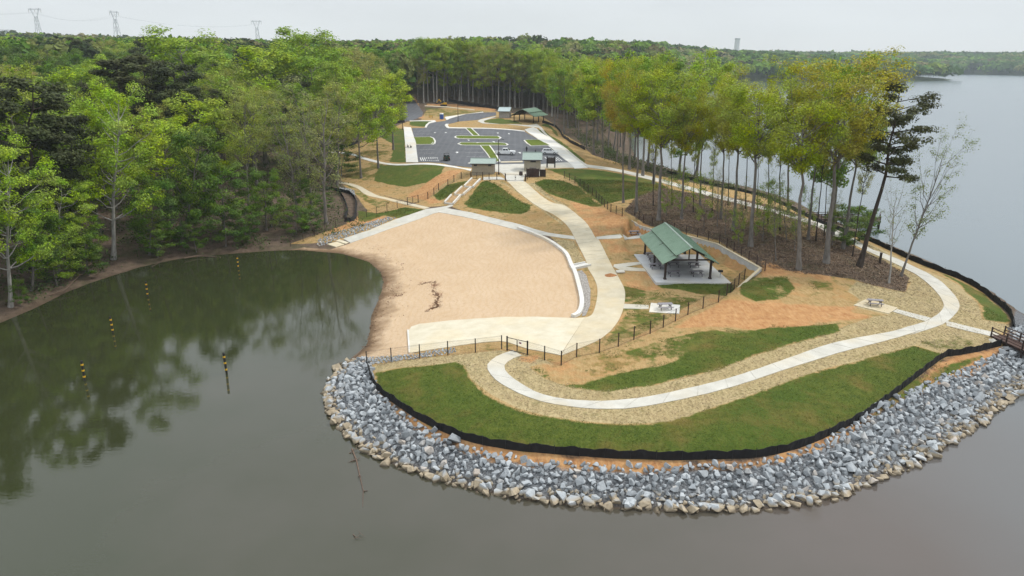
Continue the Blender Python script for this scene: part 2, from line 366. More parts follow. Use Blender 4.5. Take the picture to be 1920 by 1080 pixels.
grass.add(cD([(1250, 450), (1420, 520), (1600, 620), (1730, 730), (1780, 800), (1700, 810), (1590, 790), (1600, 700), (1450, 560)]), 0.3)
grass.add(cD([(1180, 950), (1400, 900), (1560, 930), (1400, 1000)]), -0.1)
grass.add(cP([(150, 200), (390, 195), (330, 225), (315, 258), (150, 240)]), 2)
grass.add(cP([(880, 205), (950, 175), (1060, 170), (1200, 190), (1300, 230), (1000, 228)]), 0.6)
grass.add(cP([(740, 178), (860, 160), (880, 170), (830, 190)]), 0.6)
grass.add(cP([(300, 60), (1000, 100), (880, 110), (640, 140), (500, 160), (300, 150)]), 0.0)
grass.add(cP([(1370, 275), (1500, 290), (1590, 360), (1700, 430), (1900, 590), (1890, 640), (1740, 530), (1560, 390)]), 1.5)
grass.add(cP([(1440, 235), (1530, 220), (1620, 300), (1640, 360), (1560, 270)]), 1.0)
grass.add([(1350, 400), (1450, 400), (1530, 430), (1440, 445)], 0.0)
# bare red clay
clay.add(cC([(1130, 650), (1500, 690), (1920, 700), (1920, 800), (1650, 830), (1300, 870), (900, 850), (700, 870), (900, 760)]), 0.7, bias=0)
clay.add(cD([(0, 680), (600, 700), (780, 690), (700, 740), (850, 770), (620, 800), (300, 860), (0, 850)]), 0.5)
clay.add(cC([(1400, 350), (1600, 430), (1900, 470), (1900, 500), (1500, 470), (1380, 480)]), 0.3)
clay.add(cA([(555, 585), (660, 520), (760, 462), (830, 462), (800, 500), (700, 560), (640, 625), (540, 612)]), 1)
clay.add(cA([(1430, 640), (1560, 660), (1850, 770), (1880, 820), (1560, 820), (1500, 740)]), 0.25)
clay.add(cR([(1480, 810), (1580, 800), (1640, 860), (1560, 900)]), 1)
clay.add(cQ([(200, 760), (420, 700), (700, 640), (730, 660), (400, 745), (50, 850), (0, 850)]), 0.3)
clay.add(cQ([(310, 700), (420, 640), (430, 700), (330, 760)]), 0.5)
clay.add(cQ([(1180, 440), (1300, 430), (1400, 480), (1240, 490)]), 0.6)
clay.add(cE([(1060, 200), (1150, 195), (1130, 225), (1080, 220)]), 0.8)
clay.add(cC([(330, 760), (560, 700), (1000, 640), (1080, 660), (780, 790), (500, 930), (300, 960)]), -0.05)
clay.add(cC([(360, 440), (560, 440), (640, 560), (420, 600)]), -0.1)
clay.add(cE([(1180, 240), (1560, 180), (1876, 100), (1876, 160), (1600, 260), (1380, 330), (1240, 300)]), 0.0)
grass.add(cE([(1380, 220), (1600, 150), (1876, 90), (1876, 220), (1600, 260), (1450, 300)]), -0.05)
clay.add([(1395, 530), (1430, 508), (1480, 520), (1560, 540), (1600, 575), (1480, 575), (1400, 560)], -0.1)
clay.add(cE([(770, 330), (830, 370), (880, 400), (850, 410), (790, 375)]), 0.0)
clay.add(cC([(1000, 240), (1240, 330), (1270, 420), (1130, 400), (1030, 300)]), -0.05)
clay.add(cC([(180, 200), (480, 200), (520, 270), (280, 310)]), 0.05)
clay.add(cP([(300, 60), (530, 55), (800, 85), (1010, 100), (1010, 70), (600, 30), (330, 20)]), 0.5)
clay.add(cP([(120, 195), (500, 180), (520, 190), (400, 205)]), 0.5)
clay.add([(770, 198), (776, 178), (784, 190), (796, 222), (785, 222)], 0.5)
blanket = Cover()
blanket.add(cE([(770, 240), (800, 310), (900, 390), (1050, 470), (1200, 510), (1400, 540), (1600, 555), (1876, 545)]) + cF([(300, 460), (620, 350), (900, 250), (1150, 190), (1360, 130), (1500, 178), (1560, 185), (1680, 165), (1790, 130)]) +
    cD([(1700, 900), (1780, 830), (1590, 790), (1560, 680), (1440, 560), (1230, 470), (1100, 420), (960, 335), (800, 268), (780, 330), (900, 400), (1030, 440), (1110, 540), (1070, 610), (740, 530), (680, 600), (760, 650), (720, 705), (960, 760), (850, 770), (620, 850), (640, 872)]) +
    cF([(980, 58), (700, 130), (400, 235), (0, 340)]) + cE([(1540, 380), (1350, 365), (1200, 315), (1110, 250), (1180, 235), (1290, 245), (1190, 212), (1105, 190), (960, 160), (740, 185), (500, 212), (280, 245), (290, 280), (560, 243)]))
blanket.add(cA([(1310, 835), (1440, 850), (1500, 960), (1440, 980), (1400, 900)])); blanket.add(cR([(560, 540), (660, 560), (1000, 800), (1400, 1060), (1380, 1090), (1150, 930), (860, 720)]), 0.2); blanket.add(cR([(920, 560), (1060, 560), (1180, 700), (1450, 850), (1400, 890), (1250, 780), (1060, 660)]), 0.2)
# sand beach
beach = [(540, 470)] + [(570, 464), (620, 468), (657, 456), (755, 421.7), (813, 399), (840, 396), (910, 414), (975, 431), (1020, 446), (1052, 467), (1073, 490), (1087, 530),
         (1092, 565), (1086, 590), (1070, 598), (940, 597), (870, 602), (790, 612), (772, 625), (776, 665), (690, 672), (660, 676), (640, 690), (600, 640), (600, 520)]
sand.add(beach)
# clay bank below the front silt fence down to the rocks
bank = front_silt + [(1885, 660), (1822, 694), (1752, 722), (1700, 748), (1650, 774), (1590, 813), (1518, 852), (1448, 872), (1378, 882), (1262, 886), (1160, 884), (1055, 877), (952, 864), (870, 846), (812, 819), (764, 790), (722, 760), (700, 730), (692, 700)]
clay.add(bank, 1.2)
grass.add([(1700, 715), (1790, 680), (1840, 668), (1800, 690), (1720, 735), (1650, 775), (1630, 785)], 0.15)
rocky = Cover(); rocky.add([tuple(k) for k in near_shore[19:47]] + bank[len(front_silt):])
gme = None
nx, ny = len(XS), len(YS)
ii = np.arange(nx * ny).reshape(ny, nx)
quads = np.stack([ii[:-1, :-1], ii[:-1, 1:], ii[1:, 1:], ii[1:, :-1]], -1).reshape(-1, 4)

def ground_material():
    m = NT("ground_cover"); n1 = m.noise(0.9, 5, 0.6); n2 = m.noise(0.22, 4, 0.55); n3 = m.noise(6.0, 3, 0.6); n4 = m.noise(0.06, 3)
    st_ = m.noise(1.0, 4, 0.6, m.map(m.pos(), (3.2, 0.8, 1), (0, 0, 0.5)))
    rag = m.math('ADD', m.math('MULTIPLY', m.math('SUBTRACT', n1, 0.5), 1.5), m.math('MULTIPLY', m.math('SUBTRACT', n2, 0.5), 2.4))
    fine = m.math('MULTIPLY', m.math('SUBTRACT', n1, 0.5), 0.5)
    litter = m.mix(m.rng(n1, .3, .7), (0.06, 0.042, 0.03), (0.15, 0.108, 0.078)); litter = m.mix(m.rng(n3, .5, .75), litter, (0.19, 0.145, 0.11))
    litter = m.mix(m.math('MULTIPLY', m.rng(n2, .5, .65), 0.5), litter, (0.06, 0.065, 0.025))
    strw = m.mix(m.rng(st_, .3, .7), (0.24, 0.18, 0.085), (0.42, 0.335, 0.18)); strw = m.mix(m.rng(n3, .35, .75, 0, .55), strw, (0.47, 0.39, 0.23))
    strw = m.mix(m.rng(n2, .5, .68, 0, .35), strw, (0.33, 0.25, 0.12)); strw = m.mix(m.rng(n1, .58, .72, 0, .55), strw, (0.16, 0.15, 0.055))
    gr = m.mix(m.rng(n1, .3, .7), (0.036, 0.062, 0.009), (0.088, 0.112, 0.016)); gr = m.mix(m.rng(n3, .4, .7, 0, .6), gr, (0.13, 0.145, 0.028)); gr = m.mix(m.rng(n3, .25, .42, .5, 0), gr, (0.022, 0.04, 0.007))
    gr = m.mix(m.rng(n2, .52, .7, 0, .75), gr, (0.17, 0.12, 0.035)); gr = m.mix(m.rng(n4, .45, .62, 0, .4), gr, (0.04, 0.085, 0.01))
    cl = m.mix(m.rng(n1, .3, .7), (0.31, 0.145, 0.058), (0.47, 0.265, 0.115)); cl = m.mix(m.rng(st_, .45, .75, 0, .6), cl, (0.52, 0.33, 0.16))
    cl = m.mix(m.rng(n3, .62, .75, 0, .6), cl, (0.22, 0.11, 0.05))
    wv = m.n("ShaderNodeTexWave"); wv.inputs["Scale"].default_value = 0.3; wv.inputs["Distortion"].default_value = 22; wv.inputs["Detail"].default_value = 3; wv.inputs["Detail Scale"].default_value = 0.5
    m.l(m.pos(), wv.inputs[0])
    sa = m.mix(m.rng(n2, .3, .7), (0.49, 0.355, 0.225), (0.555, 0.42, 0.285)); sa = m.mix(m.rng(wv.outputs[0], .0, .5, .22, 0), sa, (0.44, 0.285, 0.14))
    sa = m.mix(m.rng(n3, .55, .8, 0, .35), sa, (0.37, 0.23, 0.11))
    foot = m.math('MULTIPLY', m.rng(m.noise(2.4, 3, .6), .58, .70), m.rng(n2, .4, .6)); sa = m.mix(m.math('MULTIPLY', foot, .55), sa, (0.36, 0.235, 0.125))
    wv2 = m.n("ShaderNodeTexWave"); wv2.inputs["Scale"].default_value = 0.75; wv2.inputs["Distortion"].default_value = 5; wv2.inputs["Detail"].default_value = 2; wv2.inputs["Detail Scale"].default_value = 0.25; m.l(m.map(m.pos(), (1, 1, 1), (0, 0, .9)), wv2.inputs[0])
    trk = m.math('MULTIPLY', m.rng(wv2.outputs[0], .0, .12, 1, 0), m.rng(m.noise(.11, 2), .48, .6)); sa = m.mix(m.math('MULTIPLY', trk, .65), sa, (0.38, 0.25, 0.14))
    sh = m.attr("shore"); wet = m.rng(m.math('ADD', sh, m.math('MULTIPLY', rag, 1.9)), 0.7, 3.6, 1, 0)
    sa = m.mix(m.math('MULTIPLY', wet, 0.92), sa, (0.16, 0.10, 0.055))
    deb = m.math('MULTIPLY', m.rng(m.math('ADD', m.attr("debris"), m.math('MULTIPLY', m.math('SUBTRACT', m.noise(3.0, 4, .7), .5), 4.2)), 0.15, 0.35), 0.8)
    sa = m.mix(deb, sa, (0.20, 0.10, 0.055))
    def w(name, amp, s=0.12): return m.rng(m.math('ADD', m.attr(name), amp), -s, s)
    dry = m.mix(m.rng(st_, .3, .7), (0.27, 0.165, 0.065), (0.40, 0.275, 0.125)); dry = m.mix(m.rng(n3, .4, .7, 0, .5), dry, (0.44, 0.33, 0.165)); dry = m.mix(m.rng(n2, .46, .6, 0, .7), dry, (0.36, 0.22, 0.085)); dry = m.mix(m.rng(n1, .52, .66, 0, .75), dry, (0.13, 0.125, 0.035))
    strw = m.mix(w("blanket", m.math('MULTIPLY', fine, .6)), dry, strw)
    c = m.mix(w("straw", fine), litter, strw)
    c = m.mix(w("rocky", fine), c, m.mix(m.rng(n3, .35, .65), (.05, .052, .055), (.20, .21, .22)))
    c = m.mix(w("clay", rag, .25), c, cl); c = m.mix(w("grass", m.math('MULTIPLY', rag, 0.62), .16), c, gr); c = m.mix(w("sand", fine), c, sa)
    mud = m.rng(m.math('ADD', sh, m.math('MULTIPLY', rag, .5)), 0.0, 0.9, 1, 0); c = m.mix(m.math('MULTIPLY', mud, .7), c, (0.075, 0.052, 0.032))
    far = m.n("ShaderNodeSeparateXYZ"); m.l(m.pos(), far.inputs[0])
    c = m.mix(m.rng(far.outputs[1], 430, 520), c, m.mix(m.rng(n4, .4, .6), (0.03, 0.05, 0.018), (0.055, 0.075, 0.025)))
    hb = m.math('ADD', m.math('MULTIPLY', n1, .5), m.math('ADD', m.math('MULTIPLY', n3, .35), m.math('MULTIPLY', st_, .3)))
    m.bump(hb, 0.7, 0.3)
    return m.fin(c, 0.95, 0.15)
M_ground = ground_material()
gme = mesh_np("ground", np.c_[fx, fy, GZ], quads, M_ground, True)
debris = np.full(fx.shape, -3.0)
for u, v, r in [(815, 535, 1.0), (822, 552, .9), (819, 568, .8), (808, 575, .5), (790, 530, .6), (740, 555, .7), (725, 530, .7), (735, 510, .5), (713, 465, .4), (750, 495, .5), (800, 480, .35), (798, 498, .35), (705, 462, .35), (745, 540, .6), (1108, 480, .3)]:
    p = G(u, v); debris = np.maximum(debris, r - np.hypot((fx - p[0]) * 0.9, (fy - p[1]) * .5) - .25)
for nm, a in (("straw", straw.a), ("grass", grass.a), ("clay", clay.a), ("sand", sand.a), ("shore", np.clip(LS, -3, 6)), ("debris", debris), ("rocky", rocky.a), ("blanket", blanket.a)):
    at = gme.attributes.new(nm, 'FLOAT', 'POINT'); at.data.foreach_set("value", a.astype(np.float32))
tag(link("ground", gme), kind="structure")

# ------------------------------------------------------------------ lake
def water_material():
    m = NT("lake_water"); p = m.pos()
    a = m.noise(0.9, 3, 0.55, m.map(p, (0.9, 2.2, 1), (0, 0, -0.25))); b = m.noise(5.0, 2, 0.5, m.map(p, (0.6, 1.2, 1), (0, 0, 0.2))); big = m.noise(0.012, 3)
    calm = m.rng(big, 0.35, 0.65, 0.35, 1.0)
    h = m.math('MULTIPLY', m.math('ADD', m.math('MULTIPLY', a, 0.7), m.math('MULTIPLY', b, 0.25)), calm)
    bp = m.n("ShaderNodeBump"); bp.inputs["Strength"].default_value = 0.13; bp.inputs["Distance"].default_value = 0.06; m.l(h, bp.inputs["Height"])
    m.l(bp.outputs[0], m.b.inputs["Normal"])
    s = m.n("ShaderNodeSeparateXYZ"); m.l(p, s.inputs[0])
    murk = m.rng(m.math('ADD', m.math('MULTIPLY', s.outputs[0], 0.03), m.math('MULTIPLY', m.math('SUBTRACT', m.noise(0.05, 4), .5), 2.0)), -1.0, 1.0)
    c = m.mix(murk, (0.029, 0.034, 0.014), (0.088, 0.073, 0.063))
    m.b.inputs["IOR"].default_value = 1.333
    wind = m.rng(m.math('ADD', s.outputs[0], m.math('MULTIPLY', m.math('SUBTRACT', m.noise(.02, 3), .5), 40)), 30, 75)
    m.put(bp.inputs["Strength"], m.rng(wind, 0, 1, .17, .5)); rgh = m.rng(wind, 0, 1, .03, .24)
    c = m.mix(wind, c, (.125, .155, .17))  # open lake: pale sky reflection painted into the body colour
    return m.fin(c, rgh, 0.9)
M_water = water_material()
wx = XS[(XS > -3500) & (XS < 3500)][::6]; lk = MB()
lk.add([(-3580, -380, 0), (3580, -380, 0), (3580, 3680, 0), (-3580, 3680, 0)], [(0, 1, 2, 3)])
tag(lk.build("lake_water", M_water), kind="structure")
# ------------------------------------------------------------------ hardscape
def concrete(name, c0, c1, joint=None):
    m = NT(name); n1 = m.noise(0.6, 5, 0.6); n2 = m.noise(7, 4, 0.6); n3 = m.noise(0.13, 3)
    c = m.mix(m.rng(n1, .3, .7), c0, c1); c = m.mix(m.rng(n2, .55, .8, 0, .4), c, tuple(x * .8 for x in c0))
    c = m.mix(m.rng(n3, .5, .65, 0, .45), c, (c1[0] * .98, c1[1] * .86, c1[2] * .66))
    m.bump(n2, 0.25, 0.01); return m.fin(c, 0.85, 0.25)
M_conc = concrete("pale_concrete", (0.43, 0.415, 0.365), (0.545, 0.53, 0.475))
M_warm = concrete("buff_concrete", (0.46, 0.40, 0.285), (0.565, 0.51, 0.385))
M_pad = concrete("bleached_concrete", (0.51, 0.455, 0.335), (0.61, 0.565, 0.445))
M_white = concrete("white_concrete", (0.56, 0.55, 0.51), (0.66, 0.65, 0.615))
M_grey = concrete("grey_concrete", (0.42, 0.43, 0.435), (0.54, 0.55, 0.555))
M_joint = simple("dark_joint", (0.20, 0.18, 0.15))  # dark colour for slab joints
def asphalt():
    m = NT("asphalt"); n1 = m.noise(0.25, 5, .6); n2 = m.noise(9, 3, .6)
    wv = m.n("ShaderNodeTexWave"); wv.inputs["Scale"].default_value = 0.16; wv.inputs["Distortion"].default_value = 1.5; m.l(m.pos(), wv.inputs[0])
    c = m.mix(m.rng(n1, .3, .7), (0.078, 0.082, 0.090), (0.118, 0.122, 0.132)); c = m.mix(m.rng(wv.outputs[0], .5, 1, 0, .25), c, (0.15, 0.155, 0.17)); c = m.mix(m.rng(n2, .55, .8, 0, .4), c, (0.06, .063, .07))
    return m.fin(c, 0.85, 0.3)
M_asph = asphalt(); M_paint = simple("white_paint", (0.78, 0.78, 0.76), var=.06)
def turf(name, a, b):
    m = NT(name); n1 = m.noise(1.2, 5, .65); n2 = m.noise(7, 3, .6)
    return m.fin(m.mix(m.rng(n2, .5, .8, 0, .5), m.mix(m.rng(n1, .3, .7), a, b), (.13, .15, .03)), .95, .1)
M_turf = turf("island_turf", (0.07, 0.12, 0.014), (0.14, 0.16, 0.025))
# promenade
prom = cR([(680, 540), (790, 650), (900, 740), (1100, 880), (1280, 970), (1420, 1080)]) + cA([(1430, 800), (1470, 880), (1510, 960)]) + cB([(1572, 290), (1618, 370), (1630, 430), (1620, 500), (1598, 555), (1560, 570)])
prom_r = cB([(1430, 778), (1520, 742), (1640, 690), (1720, 620), (1768, 530), (1780, 430), (1750, 360), (1700, 270), (1640, 150)]) + cA([(1560, 830), (1500, 740), (1400, 660)]) + cR([(1250, 810), (1060, 680), (900, 545)])
seam_l = cB([(1560, 570)])[0]; seam_r = cB([(1430, 778)])[0]
w_prom = smooth(Gs(prom), 4) + smooth(Gs([seam_r] + prom_r[1:]), 4)
drape("promenade", w_prom, M_warm, 0.06)
pad = cB([(1560, 570), (1500, 574), (1300, 566), (1110, 567), (920, 580), (780, 592), (660, 605), (615, 620), (600, 640), (600, 700), (607, 764), (700, 750), (760, 740), (880, 722), (1000, 706), (1100, 699), (1140, 705), (1250, 742), (1340, 758), (1428, 776)])
drape("beach_pad", Gs(pad), M_pad, 0.08)
drape("curb_edge", Gs(cB([(592, 640), (601, 640), (609, 764), (600, 766)])), M_white, 0.16, step=.5)
# left sidewalk with steps, crosswalk, upper left path, beach path
drape("beach_sidewalk", Gs(cQ([(1190, 553), (1300, 540), (1480, 505), (1500, 515), (1420, 545), (1320, 595), (1280, 602), (930, 730), (600, 845), (345, 935), (262, 888), (560, 790), (870, 662)])), M_conc, 0.06)
drape("upper_path", smooth(Gs(cQ([(1235, 538), (1040, 492), (980, 480), (770, 430), (650, 400), (560, 358), (480, 310), (390, 275), (300, 256), (200, 244)])), 4) + smooth(Gs(cQ([(200, 262), (300, 278), (420, 322), (480, 370), (540, 402), (640, 425), (740, 446), (960, 503), (1170, 552)])), 4), M_warm, 0.05)
drape("curved_path", smooth(Gs(cQ([(1420, 545)]) + cA([(760, 672), (860, 690), (960, 714), (1050, 736), (1150, 760), (1300, 804), (1440, 823)])), 4) + smooth(Gs(cA([(1450, 842), (1300, 822), (1150, 792), (1050, 768), (960, 745), (860, 722), (760, 702), (700, 692)])), 4), M_conc, 0.055)
for i, q in enumerate([[(178, 915), (215, 898), (325, 932), (288, 948)], [(80, 950), (190, 925), (275, 955), (180, 985)]]):
    drape("landing_slab", Gs(cQ(q)), M_pad, 0.12, .3, .6)
# seat wall round the beach, gravel behind, little concrete steps
sw = smooth(Gs(cA([(1140, 782), (1210, 808), (1280, 838), (1330, 866), (1372, 897), (1405, 930)]) + cB([(1488, 290), (1508, 330), (1528, 400), (1540, 450), (1545, 490), (1540, 525), (1526, 552), (1495, 568)])), 5)
def ribbon_wall(name, line, w, h, mat, label, cat, base=-0.3, shift=0.0, topz=None, cap=None):
    L = [np.array(p[:2]) for p in line]; r = thing(name, label, cat, (*L[0], float(H(*L[0]))))
    mb = MB(); prev = None; nn = len(L); ring = []
    for i, p in enumerate(L):
        d = L[min(i + 1, nn - 1)] - L[max(i - 1, 0)]; d = d / np.linalg.norm(d); nrm = np.array([-d[1], d[0]])
        z = float(H(*p)) if topz is None else topz[i] - h
        a = p + nrm * (w / 2 + shift); b = p - nrm * (w / 2 - shift); ring.append((a, b, z))
    for (a, b, z), (a2, b2, z2) in zip(ring[:-1], ring[1:]):
        mb.hexa([(*a, z + base), (*b, z + base), (*b2, z2 + base), (*a2, z2 + base)], [(*a, z + h), (*b, z + h), (*b2, z2 + h), (*a2, z2 + h)])
    mb.build("wall", mat, r, True)
    return r, ring
ribbon_wall("seat_wall", sw, 0.62, 0.42, M_white, "long curved low white concrete seat wall round the sandy beach", "wall")
M_gravel = NT("gravel_bed"); _v = M_gravel.n("ShaderNodeTexVoronoi"); _v.inputs["Scale"].default_value = 3.5; M_gravel.l(M_gravel.pos(), _v.inputs[0])
M_gravel.bump(_v.outputs["Distance"], .8, .15)
M_gravel = M_gravel.fin(M_gravel.mix(M_gravel.rng(_v.outputs["Distance"], 0, .5), (.58, .55, .50), (.26, .24, .22)), .9, .2)
drape("gravel_bed", Gs(cB([(1510, 318), (1545, 312), (1570, 340), (1592, 420), (1590, 500), (1565, 558), (1545, 562), (1558, 490), (1545, 420), (1530, 370)])), M_gravel, 0.05)
t = thing("beach_steps", "short flight of white concrete steps from the promenade down to the beach", "steps", G(*cB([(1530, 300)])[0]))
a0, a1 = G(*cB([(1578, 280)])[0]), G(*cB([(1490, 300)])[0]); b0 = G(*cB([(1584, 296)])[0]); wid = max(1.3, np.linalg.norm(b0[:2] - a0[:2]))
dv = (a1 - a0)[:2]; dl = np.linalg.norm(dv); dv /= dl; nv = np.array([-dv[1], dv[0]])
for k in range(6):
    c = a0[:2] + dv * dl * (k + .5) / 6; z = a0[2] + (a1[2] - a0[2]) * (k + .5) / 6
    MB().box((*c, z + .02), (dl / 6 * .98, wid, .3), math.atan2(dv[1], dv[0])).build("step", M_white, t, True)
for s_ in (-1, 1): MB().bar((*(a0[:2] + nv * s_ * (wid / 2 + .12)), a0[2] + .1), (*(a1[:2] + nv * s_ * (wid / 2 + .12)), a1[2] + .15), .2, .5).build("cheek_wall", M_white, t, True)
# trail
tr_in = c8([(0, 572), (130, 590), (290, 630), (430, 668), (600, 715), (760, 755), (880, 790), (970, 822), (1020, 850)]) + cD([(800, 322), (920, 376), (1060, 442), (1180, 512), (1270, 592), (1325, 672), (1325, 715), (1290, 755), (1245, 782), (1200, 806), (1080, 840), (960, 875)]) + \
    cF([(900, 130), (600, 235), (400, 300), (200, 350), (0, 393)]) + cE([(1540, 432), (1400, 430), (1200, 402), (1080, 345), (1010, 296), (982, 258), (990, 232), (1025, 208), (1075, 190)])
tr_out = c8([(0, 560), (130, 578), (290, 615), (430, 652), (600, 698), (760, 740), (880, 774), (980, 806), (1060, 838)]) + cD([(815, 300), (930, 344), (1080, 408), (1240, 488), (1340, 558), (1415, 642), (1437, 705), (1410, 750), (1368, 792), (1320, 824), (1250, 848), (1100, 893)]) + \
    cF([(1420, 45), (1200, 110), (900, 190), (620, 280), (420, 345), (200, 400), (0, 440)]) + cE([(1600, 475), (1400, 470), (1200, 440), (1080, 400), (960, 338), (905, 285), (890, 242), (925, 205), (970, 182), (1030, 163)])
# the trail: a ribbon of steady width along the middle of the two photographed edges
def resample(pts, nn):
    p = np.array([q[:2] for q in pts]); s = np.r_[0, np.cumsum(np.linalg.norm(np.diff(p, axis=0), axis=1))]; u = np.linspace(0, s[-1], nn)
    return np.c_[np.interp(u, s, p[:, 0]), np.interp(u, s, p[:, 1])]
ti = resample(smooth(Gs(tr_in), 4), 160); to = resample(smooth(Gs(tr_out), 4), 160)
drape("trail", [tuple(p) for p in ti] + [tuple(p) for p in to[::-1]], M_conc, 0.06)
TRAIL_MID = (ti + to) / 2
jm = MB()
pl_ = resample(smooth(Gs(prom[:-1]), 4), 70); pr_ = resample(smooth(Gs([seam_r] + prom_r[1:])[::-1], 4), 70)
for i in range(3, 50, 2):
    if pl_[i][1] < 92: continue
    pr_n = pr_[np.argmin(np.hypot(*(pr_ - pl_[i]).T))]
    k = [pl_[i] + (pr_n - pl_[i]) * q for q in np.linspace(.03, .97, 7)]
    for p, q in zip(k[:-1], k[1:]): jm.bar((*p, float(H(*p)) + .066), (*q, float(H(*q)) + .066), .05, .012)
for i in range(6, 158, 3):
    a, b = ti[i], to[i]; za, zb = float(H(*a)), float(H(*b)); k = [a + (b - a) * q for q in np.linspace(.02, .98, 5)]
    for p, q in zip(k[:-1], k[1:]): jm.bar((*p, float(H(*p)) + .063), (*q, float(H(*q)) + .063), .05, .012)
tag(jm.build("path_joints", simple("joint_line", (.36, .34, .29))), kind="structure")
drape("pier_walk", Gs(cD([(1345, 800), (1400, 812), (1550, 850), (1702, 887), (1690, 915), (1520, 874), (1350, 832)])), M_conc, 0.055)
drape("table_walk", Gs(cD([(985, 735), (1015, 720), (1130, 750), (1245, 780), (1205, 802), (1090, 768)])), M_conc, 0.05)
drape("table_pad", Gs(cD([(722, 694), (808, 652), (1018, 712), (960, 752)])), M_warm, 0.07)
drape("table_walk", Gs(cC([(355, 680), (545, 690), (545, 718), (355, 715)])), M_conc, 0.05)
drape("table_pad", Gs(cC([(562, 674), (780, 690), (774, 755), (548, 742)])), M_white, 0.07)
drape("table_walk", Gs(cC([(150, 178), (330, 160), (420, 180), (330, 188), (160, 195)])), M_conc, 0.05)
drape("table_pad", Gs(cC([(325, 155), (480, 145), (530, 178), (370, 192)])), M_white, 0.07)
drape("shelter_walk", Gs(cC([(285, 385), (490, 366), (500, 382), (370, 402), (530, 415), (535, 436), (330, 428), (280, 400)])), M_conc, 0.05)
sl_z = 3.12
c_fl, c_fr, c_bl = P(*cC([(600, 518)])[0], sl_z)[:2], P(*cC([(1165, 522)])[0], sl_z)[:2], P(*cC([(435, 306)])[0], sl_z)[:2]
slab = [tuple(c_fl), tuple(c_fr), tuple(c_fr + (c_bl - c_fl)), tuple(c_bl)]
drape("shelter_slab", slab, M_grey, 0.0, 0.6, 1.0, lambda x, y: np.full(np.shape(x), sl_z))
# parking lot, roads, walks
lot = cP([(172, 268), (318, 265), (332, 240), (352, 222), (410, 208), (500, 198), (560, 168), (640, 143), (720, 126), (880, 112), (1012, 110), (1016, 140), (960, 152), (830, 186), (640, 202), (540, 226), (515, 242), (535, 262),
          (930, 270), (1140, 283), (1302, 303), (1440, 388), (1570, 470), (1745, 612), (1480, 632), (1300, 642), (1000, 656), (780, 664), (700, 656), (570, 642), (480, 618), (380, 612), (232, 612), (215, 445), (190, 350)])
M_lot = drape("parking_lot", Gs(lot), M_asph, 0.05, step=2.0)
drape("access_road", Gs(cP([(95, 200), (100, 130), (106, 60), (118, 10), (140, -30), (172, -30), (215, 10), (250, 60), (284, 110), (276, 150), (180, 190)])), M_asph, 0.05, step=2.0)
drape("sidewalk", Gs(cP([(90, 258), (162, 262), (190, 350), (214, 445), (236, 614), (114, 614), (106, 440)])), M_white, 0.17, step=2)
drape("sidewalk", Gs(cP([(1300, 285), (1385, 262), (1420, 275), (1560, 370), (1720, 500), (1930, 668), (1800, 676), (1740, 614), (1560, 466), (1440, 386)])), M_white, 0.15, step=2)
drape("lower_walk", smooth(Gs(cA([(120, 363), (180, 366), (240, 374), (330, 402), (420, 424), (530, 429), (690, 428), (770, 438), (830, 450), (885, 457)])), 3) + smooth(Gs(cA([(880, 468), (830, 456), (740, 443), (690, 436), (530, 437), (420, 433), (320, 412), (240, 384), (180, 374), (120, 371)])), 3), M_white, 0.08, step=1.5)
drape("plaza", Gs(cR([(520, 328), (700, 326), (880, 322), (1090, 330), (1300, 310), (1490, 300), (1620, 330), (1560, 372), (1300, 376), (1160, 378), (1150, 470), (905, 470), (890, 545), (684, 545), (640, 462), (600, 430), (520, 420)])), M_conc, 0.07, step=1.5)
drape("forecourt", Gs(cR([(380, 490), (600, 485), (640, 505), (660, 520), (480, 520), (380, 525)])), M_conc, 0.05)
drape("sidewalk", Gs(cP([(830, 200), (850, 185), (1000, 152), (1018, 158), (890, 196), (900, 215), (1100, 232), (1330, 240), (1420, 225), (1440, 240), (1470, 262), (1570, 370), (1760, 510), (1930, 640), (1940, 665), (1740, 530), (1560, 395), (1530, 350), (1440, 265), (1300, 250), (880, 222)])), M_conc, 0.09, step=2)
def island(q, cw=0.35, tag_=None):
    w = Gs(q); drape("kerb", w, M_white, 0.20, .3, 1.5)
    c = np.mean(np.array(w), 0); w = np.array(w); inn = []
    nn = len(w); ar = sum(w[i][0] * w[(i + 1) % nn][1] - w[(i + 1) % nn][0] * w[i][1] for i in range(nn)); sg = 1 if ar > 0 else -1
    for i in range(nn):
        d1 = w[i] - w[i - 1]; d2 = w[(i + 1) % nn] - w[i]; d1 /= np.linalg.norm(d1); d2 /= np.linalg.norm(d2)
        b = np.array([-(d1 + d2)[1], (d1 + d2)[0]]); b /= max(.3, np.linalg.norm(b)); inn.append(tuple(w[i] + b * sg * cw))
    drape("island_turf", inn, M_turf, 0.212, .1, 1.0)
island(cP([(594, 362), (612, 350), (660, 346), (1040, 352), (1068, 366), (1050, 380), (640, 378), (608, 372)]), .6)
island(cP([(626, 428), (660, 414), (1040, 416), (1120, 424), (1140, 436), (1120, 446), (960, 444), (860, 445), (660, 442)]), .6)
island(cP([(705, 272), (770, 272), (850, 345), (780, 347)]), .5)
island(cP([(852, 447), (955, 446), (1060, 606), (975, 618)]), .5)
island(cP([(182, 362), (360, 358), (395, 372), (412, 400), (408, 425), (380, 436), (205, 436), (190, 390)]), .5)
island(cP([(1288, 392), (1330, 388), (1450, 388), (1565, 446), (1360, 450), (1318, 425)]), .5)
drape("kerb", Gs(cP([(150, 196), (400, 192), (415, 206), (350, 222), (332, 240), (318, 266), (300, 266), (312, 238), (345, 210), (385, 200), (150, 200)])), M_white, 0.18, step=1.5)
